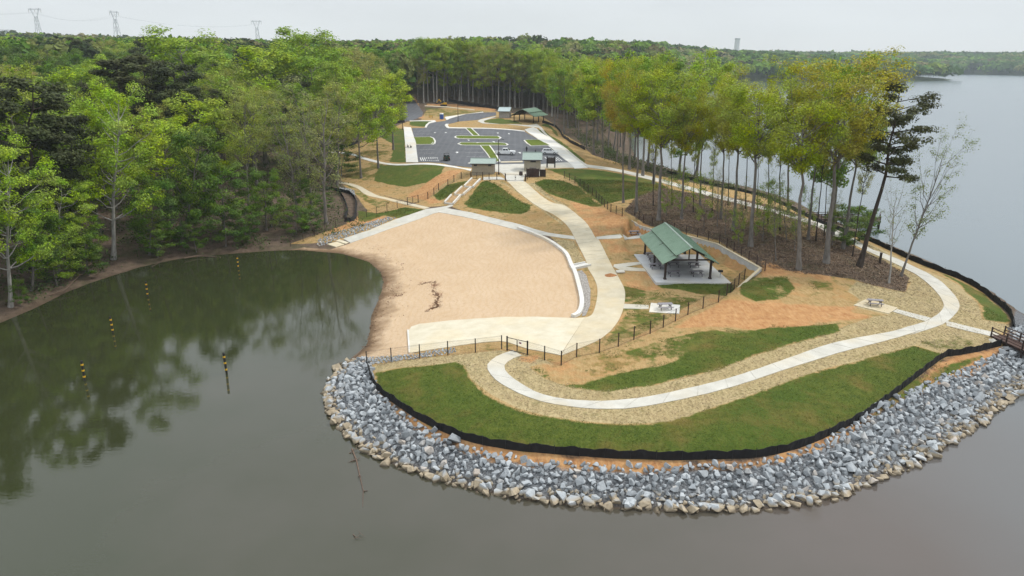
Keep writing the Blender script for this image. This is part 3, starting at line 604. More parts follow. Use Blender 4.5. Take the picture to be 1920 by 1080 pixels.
drape("kerb", Gs(cP([(500, 240), (515, 228), (540, 228), (530, 240), (545, 262), (925, 270), (1140, 281), (1302, 298), (1302, 306), (1140, 288), (925, 277), (535, 272), (515, 262)])), M_white, 0.16, step=1.5)
drape("kerb", Gs(cP([(500, 160), (640, 138), (880, 106), (890, 112), (720, 128), (560, 172), (520, 190)])), M_white, 0.14, step=1.5)
drape("kerb", Gs(cP([(730, 622), (760, 614), (900, 615), (900, 626), (760, 628)])), M_white, 0.14, step=1.5)
drape("kerb", Gs(cP([(1060, 606), (1280, 600), (1280, 612), (1060, 616)])), M_warm, 0.14, step=1.5)
for q in ([(300, 44), (530, 55), (800, 85), (800, 92), (530, 64), (300, 50)],): drape("kerb", Gs(cP(q)), M_warm, 0.2, step=2)
pm = MB()
def arrow(u, v, a=0.0, L=1.8):
    p = G(u, v); c, s = math.cos(a), math.sin(a); z = float(p[2]) + .075
    f = lambda x, y: (p[0] + x * c - y * s, p[1] + x * s + y * c, z)
    pm.add([f(-.18, -L), f(.18, -L), f(.18, .2), f(-.18, .2)], [(0, 1, 2, 3)]); pm.add([f(-.62, .2), f(.62, .2), f(0, L)], [(0, 1, 2)])
for u, v in cP([(403, 313), (512, 313), (1030, 318), (1140, 325), (740, 388), (992, 405), (625, 513), (1250, 515), (1383, 522)]): arrow(u, v, 0.1)
def stripe(q, w=.14, n=8):
    a, b = [G(*k) for k in cP(q)]; d = (b - a)[:2]; d = d / np.linalg.norm(d); nn = np.array([-d[1], d[0]]) * w / 2; z = .075
    for k in range(n):
        s0, s1 = a[:2] + (b - a)[:2] * k / n, a[:2] + (b - a)[:2] * (k + 1) / n; z0, z1 = float(H(*s0)) + z, float(H(*s1)) + z
        pm.add([(*(s0 - nn), z0), (*(s1 - nn), z1), (*(s1 + nn), z1), (*(s0 + nn), z0)], [(0, 1, 2, 3)])
for q in ([(245, 560), (440, 565)], [(248, 600), (455, 598)], [(1475, 555), (1640, 560)], [(1600, 600), (1735, 606)], [(225, 520), (400, 520)], [(222, 485), (400, 483)], [(190, 330), (370, 328)], [(182, 300), (350, 298)],
          [(700, 480), (870, 478)], [(705, 515), (890, 512)], [(715, 555), (915, 552)], [(1090, 590), (1250, 585)], [(590, 300), (720, 298)], [(605, 325), (745, 322)], [(860, 300), (990, 300)], [(1480, 420), (1560, 440)]): stripe(q)
for k in range(9):
    x0 = 255 + k * 21; stripe([(x0, 565), (x0 + 14, 596)], .2, 1); 
for k in range(6):
    x0 = 1500 + k * 25; stripe([(x0, 560), (x0 + 50, 598)], .2, 1)
tag(pm.build("road_markings", M_paint), kind="structure")
# retaining wall
M_wall = NT("cast_concrete"); _c = M_wall.mix(M_wall.rng(M_wall.noise(1.3, 5, .6), .3, .7), (.36, .37, .37), (.50, .51, .50)); _z = M_wall.noise(.9, 3, .6, M_wall.map(M_wall.pos(), (3, 3, .2)))
M_wall = M_wall.fin(M_wall.mix(M_wall.rng(_z, .5, .7, 0, .4), _c, (.27, .27, .26)), .9, .2)
wl = [w[:2] for w in WT]; wz = [w[2] for w in WT]
r, ring = ribbon_wall("retaining_wall", wl, 0.32, 2.4, M_wall, "grey concrete retaining wall bending behind the green roofed picnic shelter", "wall", base=-.3, topz=wz)
cp = MB()
for (a, b, z), (a2, b2, z2) in zip(ring[:-1], ring[1:]):
    e1 = (a - b) * .18; e2 = (a2 - b2) * .18
    cp.hexa([(*(a + e1), z + 2.403), (*(b - e1), z + 2.403), (*(b2 - e2), z2 + 2.403), (*(a2 + e2), z2 + 2.403)], [(*(a + e1), z + 2.5), (*(b - e1), z + 2.5), (*(b2 - e2), z2 + 2.5), (*(a2 + e2), z2 + 2.5)])
cp.build("coping", M_warm, r, True)
# terraced stairs on the slope
t = thing("terraced_stairs", "sandy stairway in three flights with white concrete side curbs on the green slope", "stairs", G(870, 362))
M_sandfill = simple("sand_fill", (.50, .34, .18), .95, .2, 2)
Ls = cQ([(1710, 218), (1625, 305), (1600, 312), (1515, 395), (1480, 405), (1403, 490)]); Rs = cQ([(1805, 226), (1722, 312), (1700, 320), (1612, 398), (1582, 408), (1498, 502)])
ztop = float(G(*Ls[0])[2]); zbot = float(G(*Ls[-1])[2])
LW = [G(*q) for q in Ls]; RW = [G(*q) for q in Rs]
for k in range(3):
    l0, l1, r0, r1 = LW[2 * k], LW[2 * k + 1], RW[2 * k], RW[2 * k + 1]
    for a, b in ((l0, l1), (r0, r1)): MB().bar((a[0], a[1], a[2] + .15), (b[0], b[1], b[2] + .15), .34, .75).build("side_curb", M_white, t, True)
    MB().bar((l1[0], l1[1], l1[2] + .05), (r1[0], r1[1], r1[2] + .05), .3, .5).build("riser", M_white, t, True)
    ns = 7
    for j in range(ns):
        f0, f1 = j / ns, (j + 1) / ns; c0 = (l0 * (1 - f0) + l1 * f0), (r0 * (1 - f0) + r1 * f0), (l0 * (1 - f1) + l1 * f1), (r0 * (1 - f1) + r1 * f1)
        z = (c0[0][2] + c0[1][2] + c0[2][2] + c0[3][2]) / 4 + .1
        MB().hexa([(p[0], p[1], z - .35) for p in (c0[0], c0[1], c0[3], c0[2])][::-1], [(p[0], p[1], z) for p in (c0[0], c0[1], c0[3], c0[2])][::-1]).build("tread", M_sandfill, t, True)

# ------------------------------------------------------------------ fences, gates, silt fences
M_post = simple("dark_brown_post", (0.045, 0.026, 0.020), .6, .2, 5)
M_iron = simple("black_metal", (0.02, 0.02, 0.022), .5, .15, 5)
M_fabric = simple("black_silt_fabric", (0.012, 0.012, 0.013), .75, .4, 1.5)
M_stake = simple("wood_stake", (0.22, 0.14, 0.08), .8, .3, 4)
def fence(name, label, px, h, gap, mat=M_post, pw=.11, world=False, mesh_gap=.14, cat="fence", rails=True, lift=0.0):
    pts = resample(px if world else Gs(px), 400); s = np.r_[0, np.cumsum(np.linalg.norm(np.diff(pts, axis=0), axis=1))]; Lt = s[-1]
    at = lambda u: np.array([np.interp(u, s, pts[:, 0]), np.interp(u, s, pts[:, 1])])
    nn = max(1, round(Lt / gap)); b0 = at(0); r = thing(name, label, cat, (*b0, float(H(*b0))))
    for k in range(nn + 1):
        p = at(Lt * k / nn); z = float(H(*p)) + lift; MB().box((*p, z + h / 2 - .1), (pw, pw, h + .2), .4).build("post", mat, r, True)
    mm = MB()
    if rails:
        for k in range(nn):
            p, q = at(Lt * k / nn), at(Lt * (k + 1) / nn); zp, zq = float(H(*p)) + lift, float(H(*q)) + lift
            for hh in (.08, h - .06): mm.bar((*p, zp + hh), (*q, zq + hh), .016)
            nb = int(Lt / nn / mesh_gap)
            for j in range(1, nb):
                f = j / nb; c = p + (q - p) * f; z = zp + (zq - zp) * f; mm.bar((*c, z + .08), (*c, z + h - .06), .007)
            for hh in np.arange(.2, h - .1, mesh_gap * 1.4): mm.bar((*p, zp + hh), (*q, zq + hh), .007)
        mm.build("mesh_panel", M_iron, r, True)
    return r
fl = cE([(250, 240), (375, 225), (503, 210), (625, 195), (745, 180), (867, 170), (968, 155)])
fence("wire_fence", "thin dark mesh fence from the rocks along the bottom of the beach pad", fl, 1.75, 3.3, M_iron, .10)
g_l, g_m, g_r = [G(*q) for q in cE([(997, 162), (1051, 176), (1105, 188)])]
fence("wire_fence", "short mesh fence between the black gate and the fence corner", cE([(1105, 188), (1190, 212), (1285, 242)]), 1.75, 3.0, M_iron, .10)
fr = cE([(1285, 242)]) + cC([(10, 1075), (120, 1062), (230, 1028), (340, 990), (440, 945), (540, 910), (635, 865), (725, 820), (805, 775), (890, 740), (970, 708), (1050, 678), (1115, 640), (1200, 550), (1262, 498)])
fence("post_fence", "dark post fence climbing from the corner past the picnic table to the retaining wall", fr, 1.75, 2.9, M_post, .1)
wo = []
for i, w in enumerate(WT[:6]):
    d = (WT[min(i + 1, 5)] - WT[max(i - 1, 0)])[:2]; d /= np.linalg.norm(d); nrm = np.array([-d[1], d[0]])
    wo.append(w[:2] + nrm * .75)
up = Gs(cA([(1390, 505), (1470, 545), (1560, 612), (1640, 690), (1700, 715)]))
fence("post_fence", "dark post fence above the retaining wall and up the slope below the tall trees", up + [tuple(p) for p in wo], 1.75, 2.6, M_post, .11, world=True)
fence("post_fence", "dark post fence along the left slope under the hill from gate post to buildings", cQ([(1105, 475), (1185, 455), (1265, 405), (1345, 330), (1430, 300), (1500, 250), (1560, 213), (1640, 205), (1700, 205)]), 1.7, 2.9, M_post, .14)
fence("wire_fence", "dark mesh fence from the riprap at the cove up to the crossing path", [(545, 462), (575, 450), (603, 437), (640, 422)] + cQ([(600, 622), (690, 595), (785, 565), (870, 540), (935, 520), (985, 505)]), 1.7, 3.0, M_post, .09)
fence("post_fence", "dark fence in front of the buildings at the head of the stairs", cR([(370, 510), (490, 520), (600, 520), (655, 525)]), 1.7, 2.6, M_post, .13)
fence("post_fence", "dark fence from the enclosure corner across the green slope edge", cR([(915, 540), (950, 500), (1010, 480)]), 1.7, 2.6, M_post, .12)
def gate(name, label, a, b, h, mat, leaf2=True, sign=False):
    r = thing(name, label, "gate", a); a = np.array(a); b = np.array(b)
    for p in (a, b): MB().box((p[0], p[1], p[2] + h / 2), (.15, .15, h + .1), .3).build("post", mat, r, True)
    m_ = (a + b) / 2; k = [a, m_, b] if leaf2 else [a, b]
    for i in range(len(k) - 1):
        p, q = k[i] + (k[i + 1] - k[i]) * .04, k[i + 1] - (k[i + 1] - k[i]) * .04; f = MB()
        for hh in (.12, h - .1): f.bar((p[0], p[1], p[2] + hh), (q[0], q[1], q[2] + hh), .06)
        for c in (p, q): f.bar((c[0], c[1], c[2] + .12), (c[0], c[1], c[2] + h - .1), .06)
        o = f.build("gate_leaf", mat, r, True); w_ = MB()
        for j in range(1, 9):
            c = p + (q - p) * j / 9; w_.bar((c[0], c[1], c[2] + .14), (c[0], c[1], c[2] + h - .12), .012)
        ob = w_.build("mesh_panel", M_iron, r, True); ob.parent = o
    lk_ = MB(); c = m_; lk_.box((c[0], c[1] - .03, c[2] + h * .5), (.14, .1, .2)); lk_.build("latch", mat, r, True)
    if sign:
        c = m_ + (b - m_) * .3; d = (b - a)[:2]; an = math.atan2(d[1], d[0])
        o = MB().box((c[0], c[1] - .06, c[2] + h * .77), (.42, .03, .30), an).build("sign_plate", simple("white_plate", (.75, .72, .7)), r, True)
        s2 = MB().box((c[0], c[1] - .08, c[2] + h * .77), (.26, .03, .14), an).build("sign_symbol", simple("dark_red_plate", (.16, .015, .02)), r, True); s2.parent = o
    return r
gate("walk_gate", "black double leaf gate with a small dark red sign at the trail end", g_l, g_r, 1.75, M_iron, True, True)
q = [G(*k) for k in cR([(660, 535), (910, 535)])]; gate("park_gate", "wide grey metal gate across the promenade between the two tan buildings", q[0], q[1], 1.7, M_post, True)
q = [G(*k) for k in cQ([(985, 508), (1105, 478)])]; gate("path_gate", "dark gate on the upper left path at the crossing", q[0], q[1], 1.8, M_post)
q = [G(*k) for k in cR([(222, 510), (372, 520)])]; gate("stair_gate", "dark gate posts at the head of the terraced stairs", q[0], q[1], 1.8, M_post)
def silt(label, px, h=.62, gap=2.2, n=160, mat=M_fabric, smooth_n=4):
    pts = resample(smooth(Gs(px), smooth_n), n); r = thing("silt_fence", label, "silt fence", (*pts[0], float(H(*pts[0]))))
    V = []; Q = []
    for i, p in enumerate(pts):
        d = pts[min(i + 1, n - 1)] - pts[max(i - 1, 0)]; d /= np.linalg.norm(d); nr = np.array([-d[1], d[0]])
        z = float(H(*p)); hh = h * (1 + .10 * math.sin(i * .9) + .05 * math.sin(i * 2.3)); wb = .05 * math.sin(i * 1.7)
        for o_, zz in ((.0, -.1), (wb, hh), (wb + .03, hh), (.34 + wb, .05), (.34, -.1)): V.append((*(p + nr * o_), z + zz))
    for i in range(n - 1):
        for k in range(4): Q.append((i * 5 + k, i * 5 + k + 1, i * 5 + k + 6, i * 5 + k + 5))
    V = np.array(V) - np.array(r.location); link("fabric", mesh_np("fabric", V, Q, mat), r)
    s = np.r_[0, np.cumsum(np.linalg.norm(np.diff(pts, axis=0), axis=1))]; sk = min(60, int(s[-1] / gap))
    for k in range(sk + 1):
        u = s[-1] * k / max(1, sk); p = (np.interp(u, s, pts[:, 0]), np.interp(u, s, pts[:, 1])); z = float(H(*p))
        MB().box((p[0], p[1], z + h * .55), (.05, .05, h * 1.15), .5).build("stake", M_iron, r, True)
    return r
silt("long black silt fence curving along the front lawn above the riprap", front_silt, .85, 2.2, 220)
silt("black silt fence along the right hand lake shore beside the trail bend", right_silt, .9, 2.5, 90)
silt("black silt fence on the lake shore behind the tall trees", far_silt, .8, 4, 90)
silt("black silt fence winding along the wood on the left hill", cA([(60, 347), (150, 342), (225, 330), (255, 318), (275, 295), (300, 272), (350, 247), (430, 217), (520, 203)]), 1.0, 3, 90)
silt("black silt fence loop round the drain in the left wood", cQ([(60, 345), (130, 335), (200, 355), (270, 365), (330, 385), (380, 430), (402, 480), (398, 560), (390, 650), (340, 690), (280, 690)]), .8, 2, 60)
silt("inner black silt fence sagging inside the drain loop", cQ([(215, 365), (250, 420), (280, 480), (300, 560), (290, 620), (275, 660)]), .8, 2, 30)
silt("black silt fence below the far wood beyond the parking lot", cA([(760, 88), (830, 103), (900, 115), (960, 122), (1020, 130), (1050, 142)]), 1.6, 5, 60)
silt("black silt fence between the far shelter walk and the right wood", cA([(1270, 205), (1310, 215), (1345, 232), (1370, 260), (1385, 285), (1420, 310), (1470, 335), (1500, 352)]), 1.0, 4, 60)
# ------------------------------------------------------------------ riprap
def rock_mat():
    m = NT("riprap_stone"); g = m.n("ShaderNodeNewGeometry"); oi = m.n("ShaderNodeObjectInfo")
    r = m.math('FRACT', m.math('ADD', g.outputs["Random Per Island"], oi.outputs["Random"]))
    n1 = m.noise(2.5, 5, .65); s = m.n("ShaderNodeSeparateXYZ"); m.l(m.pos(), s.inputs[0])
    rp = m.n("ShaderNodeValToRGB"); m.l(r, rp.inputs[0]); e = rp.color_ramp.elements
    e[0].color = (.24, .258, .27, 1); e[1].color = (.47, .50, .515, 1); k = e.new(.5); k.color = (.37, .395, .41, 1); k = e.new(.93); k.color = (.47, .50, .515, 1); k = e.new(.97); k.color = (.50, .42, .34, 1)
    c = m.mix(m.rng(n1, .35, .7, 0, .55), rp.outputs[0], (.17, .185, .20)); c = m.mix(m.rng(m.noise(9, 3), .5, .75, 0, .4), c, (.50, .52, .54))
    tan = m.mix(m.rng(n1, .3, .7), (.25, .20, .135), (.44, .37, .265))
    lv = m.math('ADD', s.outputs[2], m.math('MULTIPLY', m.math('SUBTRACT', r, .5), .55))
    c = m.mix(m.rng(lv, .40, .62, 1, 0), c, tan); c = m.mix(m.rng(s.outputs[2], .10, .24, .75, 0), c, (.055, .043, .03))
    m.bump(m.noise(5, 5, .7), .5, .06); return m.fin(c, .85, .25)
M_rock = rock_mat()
def hull_rock(seed):
    import bmesh
    rg = np.random.default_rng(seed); p = rg.normal(size=(12, 3)); p /= np.linalg.norm(p, axis=1)[:, None]; p *= rg.uniform(.8, 1.08, (12, 1)) * np.array([1.0, rg.uniform(.7, .92), rg.uniform(.58, .8)])
    bm = bmesh.new(); vs = [bm.verts.new(q) for q in p]; bmesh.ops.convex_hull(bm, input=vs)
    for v in [v for v in bm.verts if not v.link_faces]: bm.verts.remove(v)
    bmesh.ops.bevel(bm, geom=list(bm.edges), offset=.014, segments=1, affect='EDGES')
    bmesh.ops.triangulate(bm, faces=list(bm.faces)); bm.verts.ensure_lookup_table(); bm.verts.index_update()
    V = np.array([v.co[:] for v in bm.verts]); T = np.array([[v.index for v in f.verts] for f in bm.faces]); bm.free(); return V, T
ROCKS = [hull_rock(100 + i) for i in range(14)]
rock_me = []
for V, T in ROCKS: rock_me.append(mesh_np("boulder", V, np.zeros((0, 4)), M_rock, False, T))
band_in = [(640, 684), (688, 672), (692, 700), (700, 730), (722, 758), (764, 787), (812, 816), (870, 843), (952, 861), (1055, 874), (1160, 880), (1262, 882), (1378, 878), (1448, 868), (1518, 848), (1590, 808), (1650, 768), (1700, 742), (1752, 718), (1822, 690), (1872, 664), (1905, 640)]
band_out = near_shore[20:46]
bandw = [tuple(P(u, v, 0)[:2]) for u, v in band_out] + Gs([(1897, 618), (1905, 640)] + band_in[::-1][1:])
bw = np.array(bandw)
def poisson(poly, rmin, tries, seed, rfun=None, grow=0.0):
    rg = np.random.default_rng(seed); pl = np.array(poly); x0, y0 = pl.min(0) - 1; x1, y1 = pl.max(0) + 1
    X = rg.uniform(x0, x1, tries); Y = rg.uniform(y0, y1, tries); k = sdf(X, Y, pl) > -grow; X, Y = X[k], Y[k]; cell = {}; out = []
    for x, y in zip(X, Y):
        r = rmin if rfun is None else rfun(x, y); i, j = int(x // 1.0), int(y // 1.0); ok = True
        for a in (-1, 0, 1):
            for b in (-1, 0, 1):
                for (px, py, pr) in cell.get((i + a, j + b), ()):
                    if (px - x) ** 2 + (py - y) ** 2 < (.5 * (r + pr)) ** 2: ok = False; break
                if not ok: break
            if not ok: break
        if ok: cell.setdefault((i, j), []).append((x, y, r)); out.append((x, y, r))
    return out
def rsize(x, y): return float(np.clip(np.random.default_rng(int(abs(x * 977 + y * 131071)) % 2 ** 31).lognormal(-.80, .36), .26, 1.1))
rk = poisson(bandw, .5, 60000, 3, rsize, .35)
toe = []
for i in range(len(band_out) - 1):   # the waterline row of larger stones
    a, b = P(*band_out[i], 0), P(*band_out[i + 1], 0); L_ = np.linalg.norm(b - a)
    for k in range(max(1, int(L_ / .75))):
        p = a + (b - a) * (k + random.random() * .6) / max(1, int(L_ / .75)); toe.append((p[0] + random.uniform(-.15, .3), p[1] + random.uniform(-.15, .45), random.uniform(.65, 1.15)))
allr = [(x, y, r * .80, 0) for x, y, r in rk] + [(x, y, r * .66, 1) for x, y, r in toe]
for x, y, r in poisson(bandw, .62, 9000, 5): allr.append((x, y, random.uniform(.22, .46), 2))
def rock_pose(x, y, r, kind):
    z = max(float(H(x, y)), -.12) + (r * .22 if kind == 0 else r * .12 if kind == 1 else r * .75)
    q = Quaternion((random.gauss(0, 1), random.gauss(0, 1), random.gauss(0, 1), random.gauss(0, 1))).normalized()
    if kind == 1: q = Quaternion((0, 0, 1), random.uniform(0, 6.28)) @ Quaternion((1, 0, 0), random.gauss(0, .25))
    return (x, y, z), q, r * 1.08
def size_seen(t): return t[2] / math.sqrt(t[0] ** 2 + t[1] ** 2 + CAMZ ** 2)
allr.sort(key=size_seen, reverse=True)
for t_ in allr[:296]:
    p, q, s = rock_pose(*t_); o = D.objects.new("boulder", random.choice(rock_me)); COL.objects.link(o)
    o.location = p; o.rotation_mode = 'QUATERNION'; o.rotation_quaternion = q; o.scale = (s, s, s * random.uniform(.85, 1.1))
    if p[2] < .42: tag(o, "tan weathered boulder at the waterline foot of the riprap bank", "boulder", "tan boulders along the waterline")
    else: tag(o, "pale grey angular boulder on the riprap bank below the black silt fence", "boulder", "grey boulders of the riprap bank")
def rock_stuff(name, items, mat=M_rock):
    Vs = []; Ts = []; b = 0
    for t_ in items:
        p, q, s = rock_pose(*t_); V, T = ROCKS[random.randrange(len(ROCKS))]; Rm = np.array(q.to_matrix())
        Vs.append(V @ Rm.T * s + np.array(p)); Ts.append(T + b); b += len(V)
    o = link(name, mesh_np(name, np.concatenate(Vs), np.zeros((0, 4)), mat, False, np.concatenate(Ts))); return tag(o, kind="stuff")
tag(rock_stuff("riprap_stones", allr[296:]), "smaller pale grey stones filling the riprap bank")
strip1 = Gs(cE([(250, 205), (380, 195), (500, 188), (620, 162), (715, 150), (722, 172), (620, 192), (500, 210), (385, 225), (260, 238)]))
strip2 = Gs(cQ([(-40, 960), (-20, 905), (60, 862), (240, 800), (450, 738), (690, 665), (760, 645), (860, 655), (600, 765), (260, 885), (160, 905), (60, 950), (0, 975)]))
M_rock2 = simple("small_stone", (.30, .33, .37), .9, .45, 3)
g_ = [(x, y, r * .6, 0) for x, y, r in poisson(strip1, .32, 9000, 8)]
tag(rock_stuff("strip_stones", g_), "strip of small grey stones along the bottom of the beach pad")
g_ = [(x, y, r * .62, 0) for x, y, r in poisson(strip2, .42, 9000, 9)]
tag(rock_stuff("channel_stones", g_), "grey stone lined channel beside the beach sidewalk")
g_ = [(x, y, r * .62, 0) for x, y, r in poisson(Gs(cQ([(220, 320), (300, 320), (370, 345), (400, 390), (385, 420), (330, 380), (270, 355)])), .5, 4000, 10)]
tag(rock_stuff("drain_stones", g_), "grey stone apron above the drain loop by the left path")
# ------------------------------------------------------------------ picnic shelter
M_roof = NT("green_metal_roof"); M_roof = M_roof.fin(M_roof.mix(M_roof.rng(M_roof.noise(.8, 4), .3, .7), (.18, .275, .195), (.225, .325, .24)), .42, .5)
M_trim = simple("pale_trim", (.35, .42, .37), .5, .1); M_dark = simple("dark_brown_wood", (.035, .024, .02), .65, .3, 3)
M_tgrey = simple("grey_coated_metal", (.26, .245, .265), .6, .15, 4); M_tdark = simple("dark_frame", (.05, .045, .055), .55, .2)
def panel(name, x0, z0, x1, z1, y0, y1, root, mat, th=.05, seam=.42):
    """a ribbed roof sheet from eave to ridge"""
    m = MB(); dx, dz = x1 - x0, z1 - z0; L_ = math.hypot(dx, dz); nx_, nz_ = -dz / L_ * th, dx / L_ * th
    if nz_ < 0: nx_, nz_ = -nx_, -nz_
    m.hexa([(x0, y0, z0), (x1, y0, z1), (x1, y1, z1), (x0, y1, z0)], [(x0 + nx_, y0, z0 + nz_), (x1 + nx_, y0, z1 + nz_), (x1 + nx_, y1, z1 + nz_), (x0 + nx_, y1, z0 + nz_)])
    MB().hexa([(x0 - nx_ * .3, y0 + .1, z0 - nz_ * 1.6), (x1 - nx_ * .3, y0 + .1, z1 - nz_ * 1.6), (x1 - nx_ * .3, y1 - .1, z1 - nz_ * 1.6), (x0 - nx_ * .3, y1 - .1, z0 - nz_ * 1.6)], [(x0, y0 + .1, z0 - .008), (x1, y0 + .1, z1 - .008), (x1, y1 - .1, z1 - .008), (x0, y1 - .1, z0 - .008)]).build('added_shade_board', M_dark, root)  # dark sheet added under the roof to deepen the shade inside
    k = int(abs(y1 - y0) / seam)
    for i in range(k + 1):
        y = y0 + .03 + (y1 - y0 - .06) * i / k; m.bar((x0 + nx_ * 1.3, y, z0 + nz_ * 1.3), (x1 + nx_ * 1.3, y, z1 + nz_ * 1.3), .04, .05)
    return m.build(name, mat, root)
def shelter(name, label, loc, rz, hx, hy, pitch, eave, hp, yp, mroof=M_roof, posts=3, cat="shelter", tier=.52):
    """gable roof shelter, ridge along its y axis: half width hx, half length hy"""
    t = thing(name, label, cat, loc, rz); rise = hx * pitch; ridge = eave + rise
    xm = hx * tier; zm = eave + (hx - xm) * pitch
    for s in (-1, 1):
        panel("roof_panel", s * hx, eave, s * (xm - .25), zm + .25 * pitch, -hy, hy, t, mroof)
        panel("roof_panel", s * (xm + .15), zm + .34 - .15 * pitch, s * .02, ridge + .34, -hy, hy, t, mroof)
        MB().box((s * (xm - .2), 0, zm + .17), (.08, hy * 2 - .3, .26)).build("clerestory_board", M_dark, t)
        MB().bar((s * hp, -hy + .2, eave + (hx - hp) * pitch - .16), (s * hp, hy - .2, eave + (hx - hp) * pitch - .16), .2, .28).build("eave_beam", M_dark, t)
        MB().box((s * hx * 1.0, 0, eave - .03), (.06, hy * 2, .14)).build("fascia", M_trim if False else mroof, t)
        for i in range(posts):
            y = -yp + 2 * yp * i / (posts - 1); p = MB().box((s * hp, y, (eave + (hx - hp) * pitch - .25) / 2), (.3, .3, eave + (hx - hp) * pitch - .25)).build("post", M_dark, t)
            MB().box((s * hp, y, .12), (.42, .42, .24)).build("post_base", M_dark, t)
    MB().bar((0, -hy, ridge + .40), (0, hy, ridge + .40), .3, .07).build("ridge_cap", M_trim, t)
    for i in range(posts):
        y = -yp + 2 * yp * i / (posts - 1); b = MB()
        zb = eave + (hx - hp) * pitch - .1
        b.bar((-hp, y, zb), (hp, y, zb), .16, .22); b.bar((-hx + .2, y, eave - .02), (0, y, ridge + .1), .16, .2); b.bar((hx - .2, y, eave - .02), (0, y, ridge + .1), .16, .2)
        b.bar((0, y, zb), (0, y, ridge + .1), .16); b.build("truss", M_dark, t)
    return t
pv = np.mean(np.array([P(*cC([q])[0], 3.12) for q in [(665, 493), (1005, 493)]]), 0)
pb = P(*cC([(515, 305)])[0], 3.12); fx0 = P(*cC([(665, 493)])[0], 3.12)
plen = np.linalg.norm((pb - fx0)[:2]); dirv = (pb - fx0)[:2] / plen; prz = math.atan2(dirv[1], dirv[0]) - math.pi / 2
pc = pv[:2] + dirv * plen / 2; hp_ = np.linalg.norm((P(*cC([(1005, 493)])[0], 3.12) - fx0)[:2]) / 2
pav = shelter("picnic_shelter", "large open picnic shelter with two tier green metal roof beside the promenade", (*pc, sl_z), prz, hp_ + .75, plen / 2 + 1.3, .5, 2.75, hp_, plen / 2)
# ------------------------------------------------------------------ picnic tables and small furniture
def picnic_table(label, loc, rz, group="picnic tables", L_=1.9):
    t = thing("picnic_table", label, "picnic table", loc, rz, group)
    m = MB()
    for i in range(3): m.box((0, -.26 + .26 * i, .75), (L_, .235, .05))
    m.build("table_top", M_tgrey, t)
    for s in (-1, 1):
        b = MB(); b.box((0, s * .72 - .07, .45), (L_, .13, .045)); b.box((0, s * .72 + .075, .45), (L_, .13, .045)); b.build("bench_seat", M_tgrey, t)
        f = MB(); x = s * L_ * .36
        f.bar((x, -.62, 0), (x, -.2, .74), .08); f.bar((x, .62, 0), (x, .2, .74), .08); f.bar((x, -.82, .41), (x, .82, .41), .07); f.bar((x, -.34, .71), (x, .34, .71), .07); f.bar((x, 0, .41), (x * .4, 0, .71), .05)
        f.build("leg_frame", M_tdark, t)
    return t
def on(u, v, dz=.075):
    p = G(u, v); return (p[0], p[1], p[2] + dz)
def onslab(u, v): p = P(u, v, sl_z); return (p[0], p[1], sl_z + .0)
picnic_table("grey picnic table alone on the buff pad beside the lakeside trail", on(1640, 573), R(-14))
picnic_table("grey picnic table on the white pad beside the dark post fence", on(1247, 580), R(4))
picnic_table("grey picnic table on the far pad behind the green roofed shelter", on(1189, 441), R(3))
for k, (u, v, w) in enumerate([(1263, 517, "front left"), (1306, 517, "front right"), (1262, 500, "middle left"), (1300, 500, "middle right")]):
    picnic_table("grey picnic table under the green shelter roof, " + w + " one", onslab(u, v), prz + R(4))
for k, (u, v) in enumerate([(1229, 503), (1226, 490), (1222, 482)]):
    t = picnic_table(["dark picnic table at the left edge of the shelter slab, nearest the camera", "dark picnic table at the left edge of the shelter slab, second of three", "dark picnic table at the left edge of the shelter slab, farthest"][k], onslab(u, v), prz + R(2))
t = thing("pedestal_grill", "black charcoal grill on a grey pedestal at the shelter slab edge", "grill", onslab(1350, 520))
MB().tube([(0, 0, 0), (0, 0, .8)], .07).build("pedestal", simple("pale_metal", (.45, .46, .47), .5), t); g_ = MB(); g_.box((0, 0, .9), (.62, .5, .05)); g_.box((-.29, 0, 1.02), (.04, .5, .24)); g_.box((.29, 0, 1.02), (.04, .5, .24)); g_.box((0, .23, 1.02), (.62, .04, .24)); g_.box((0, -.02, 1.06), (.56, .44, .03)); fb = g_.build("firebox", M_iron, t)
m_ = MB(); m_.bar((-.2, -.3, 1.08), (.2, -.3, 1.08), .03); m_.build("handle", M_iron, fb)
def dirt(name, label, u, v, rx, ry, h, mat, cat):
    p = G(u, v); rg = np.random.default_rng(int(u)); nA, nR = 22, 6; V = [(0, 0, h)]; Fq = []
    for j in range(1, nR + 1):
        for i in range(nA):
            a = 2 * math.pi * i / nA; k = j / nR * (1 + .1 * math.sin(3 * a + u) * (j / nR)); V.append((rx * k * math.cos(a), ry * k * math.sin(a), h * (1 - (j / nR)) ** 1.2 * rg.uniform(.85, 1.15) - (.1 if j == nR else 0)))
    fs = [(0, 1 + i, 1 + (i + 1) % nA) for i in range(nA)] + [(1 + (j - 1) * nA + i, 1 + j * nA + i, 1 + j * nA + (i + 1) % nA, 1 + (j - 1) * nA + (i + 1) % nA) for j in range(1, nR) for i in range(nA)]
    o = MB().add(V, fs).build(name, mat, None, smooth_=True); o.location = (p[0], p[1], p[2] + .05); return tag(o, label, cat)
M_claypile = simple("red_clay", (.33, .15, .06), .95, .35, 2.5, fine=9)
dirt("clay_pile", "low pile of red clay spilled on the promenade", 1145, 517, 1.15, .85, .38, M_claypile, "dirt pile")
o = MB().box((0, 0, .12), (1.3, .9, .24), 0).build("concrete_block", M_white, None, bevel=.03); o.location = on(1163, 511, .05); o.rotation_euler = (0, 0, .15); tag(o, "small white concrete landing block beside the red clay pile", "block")
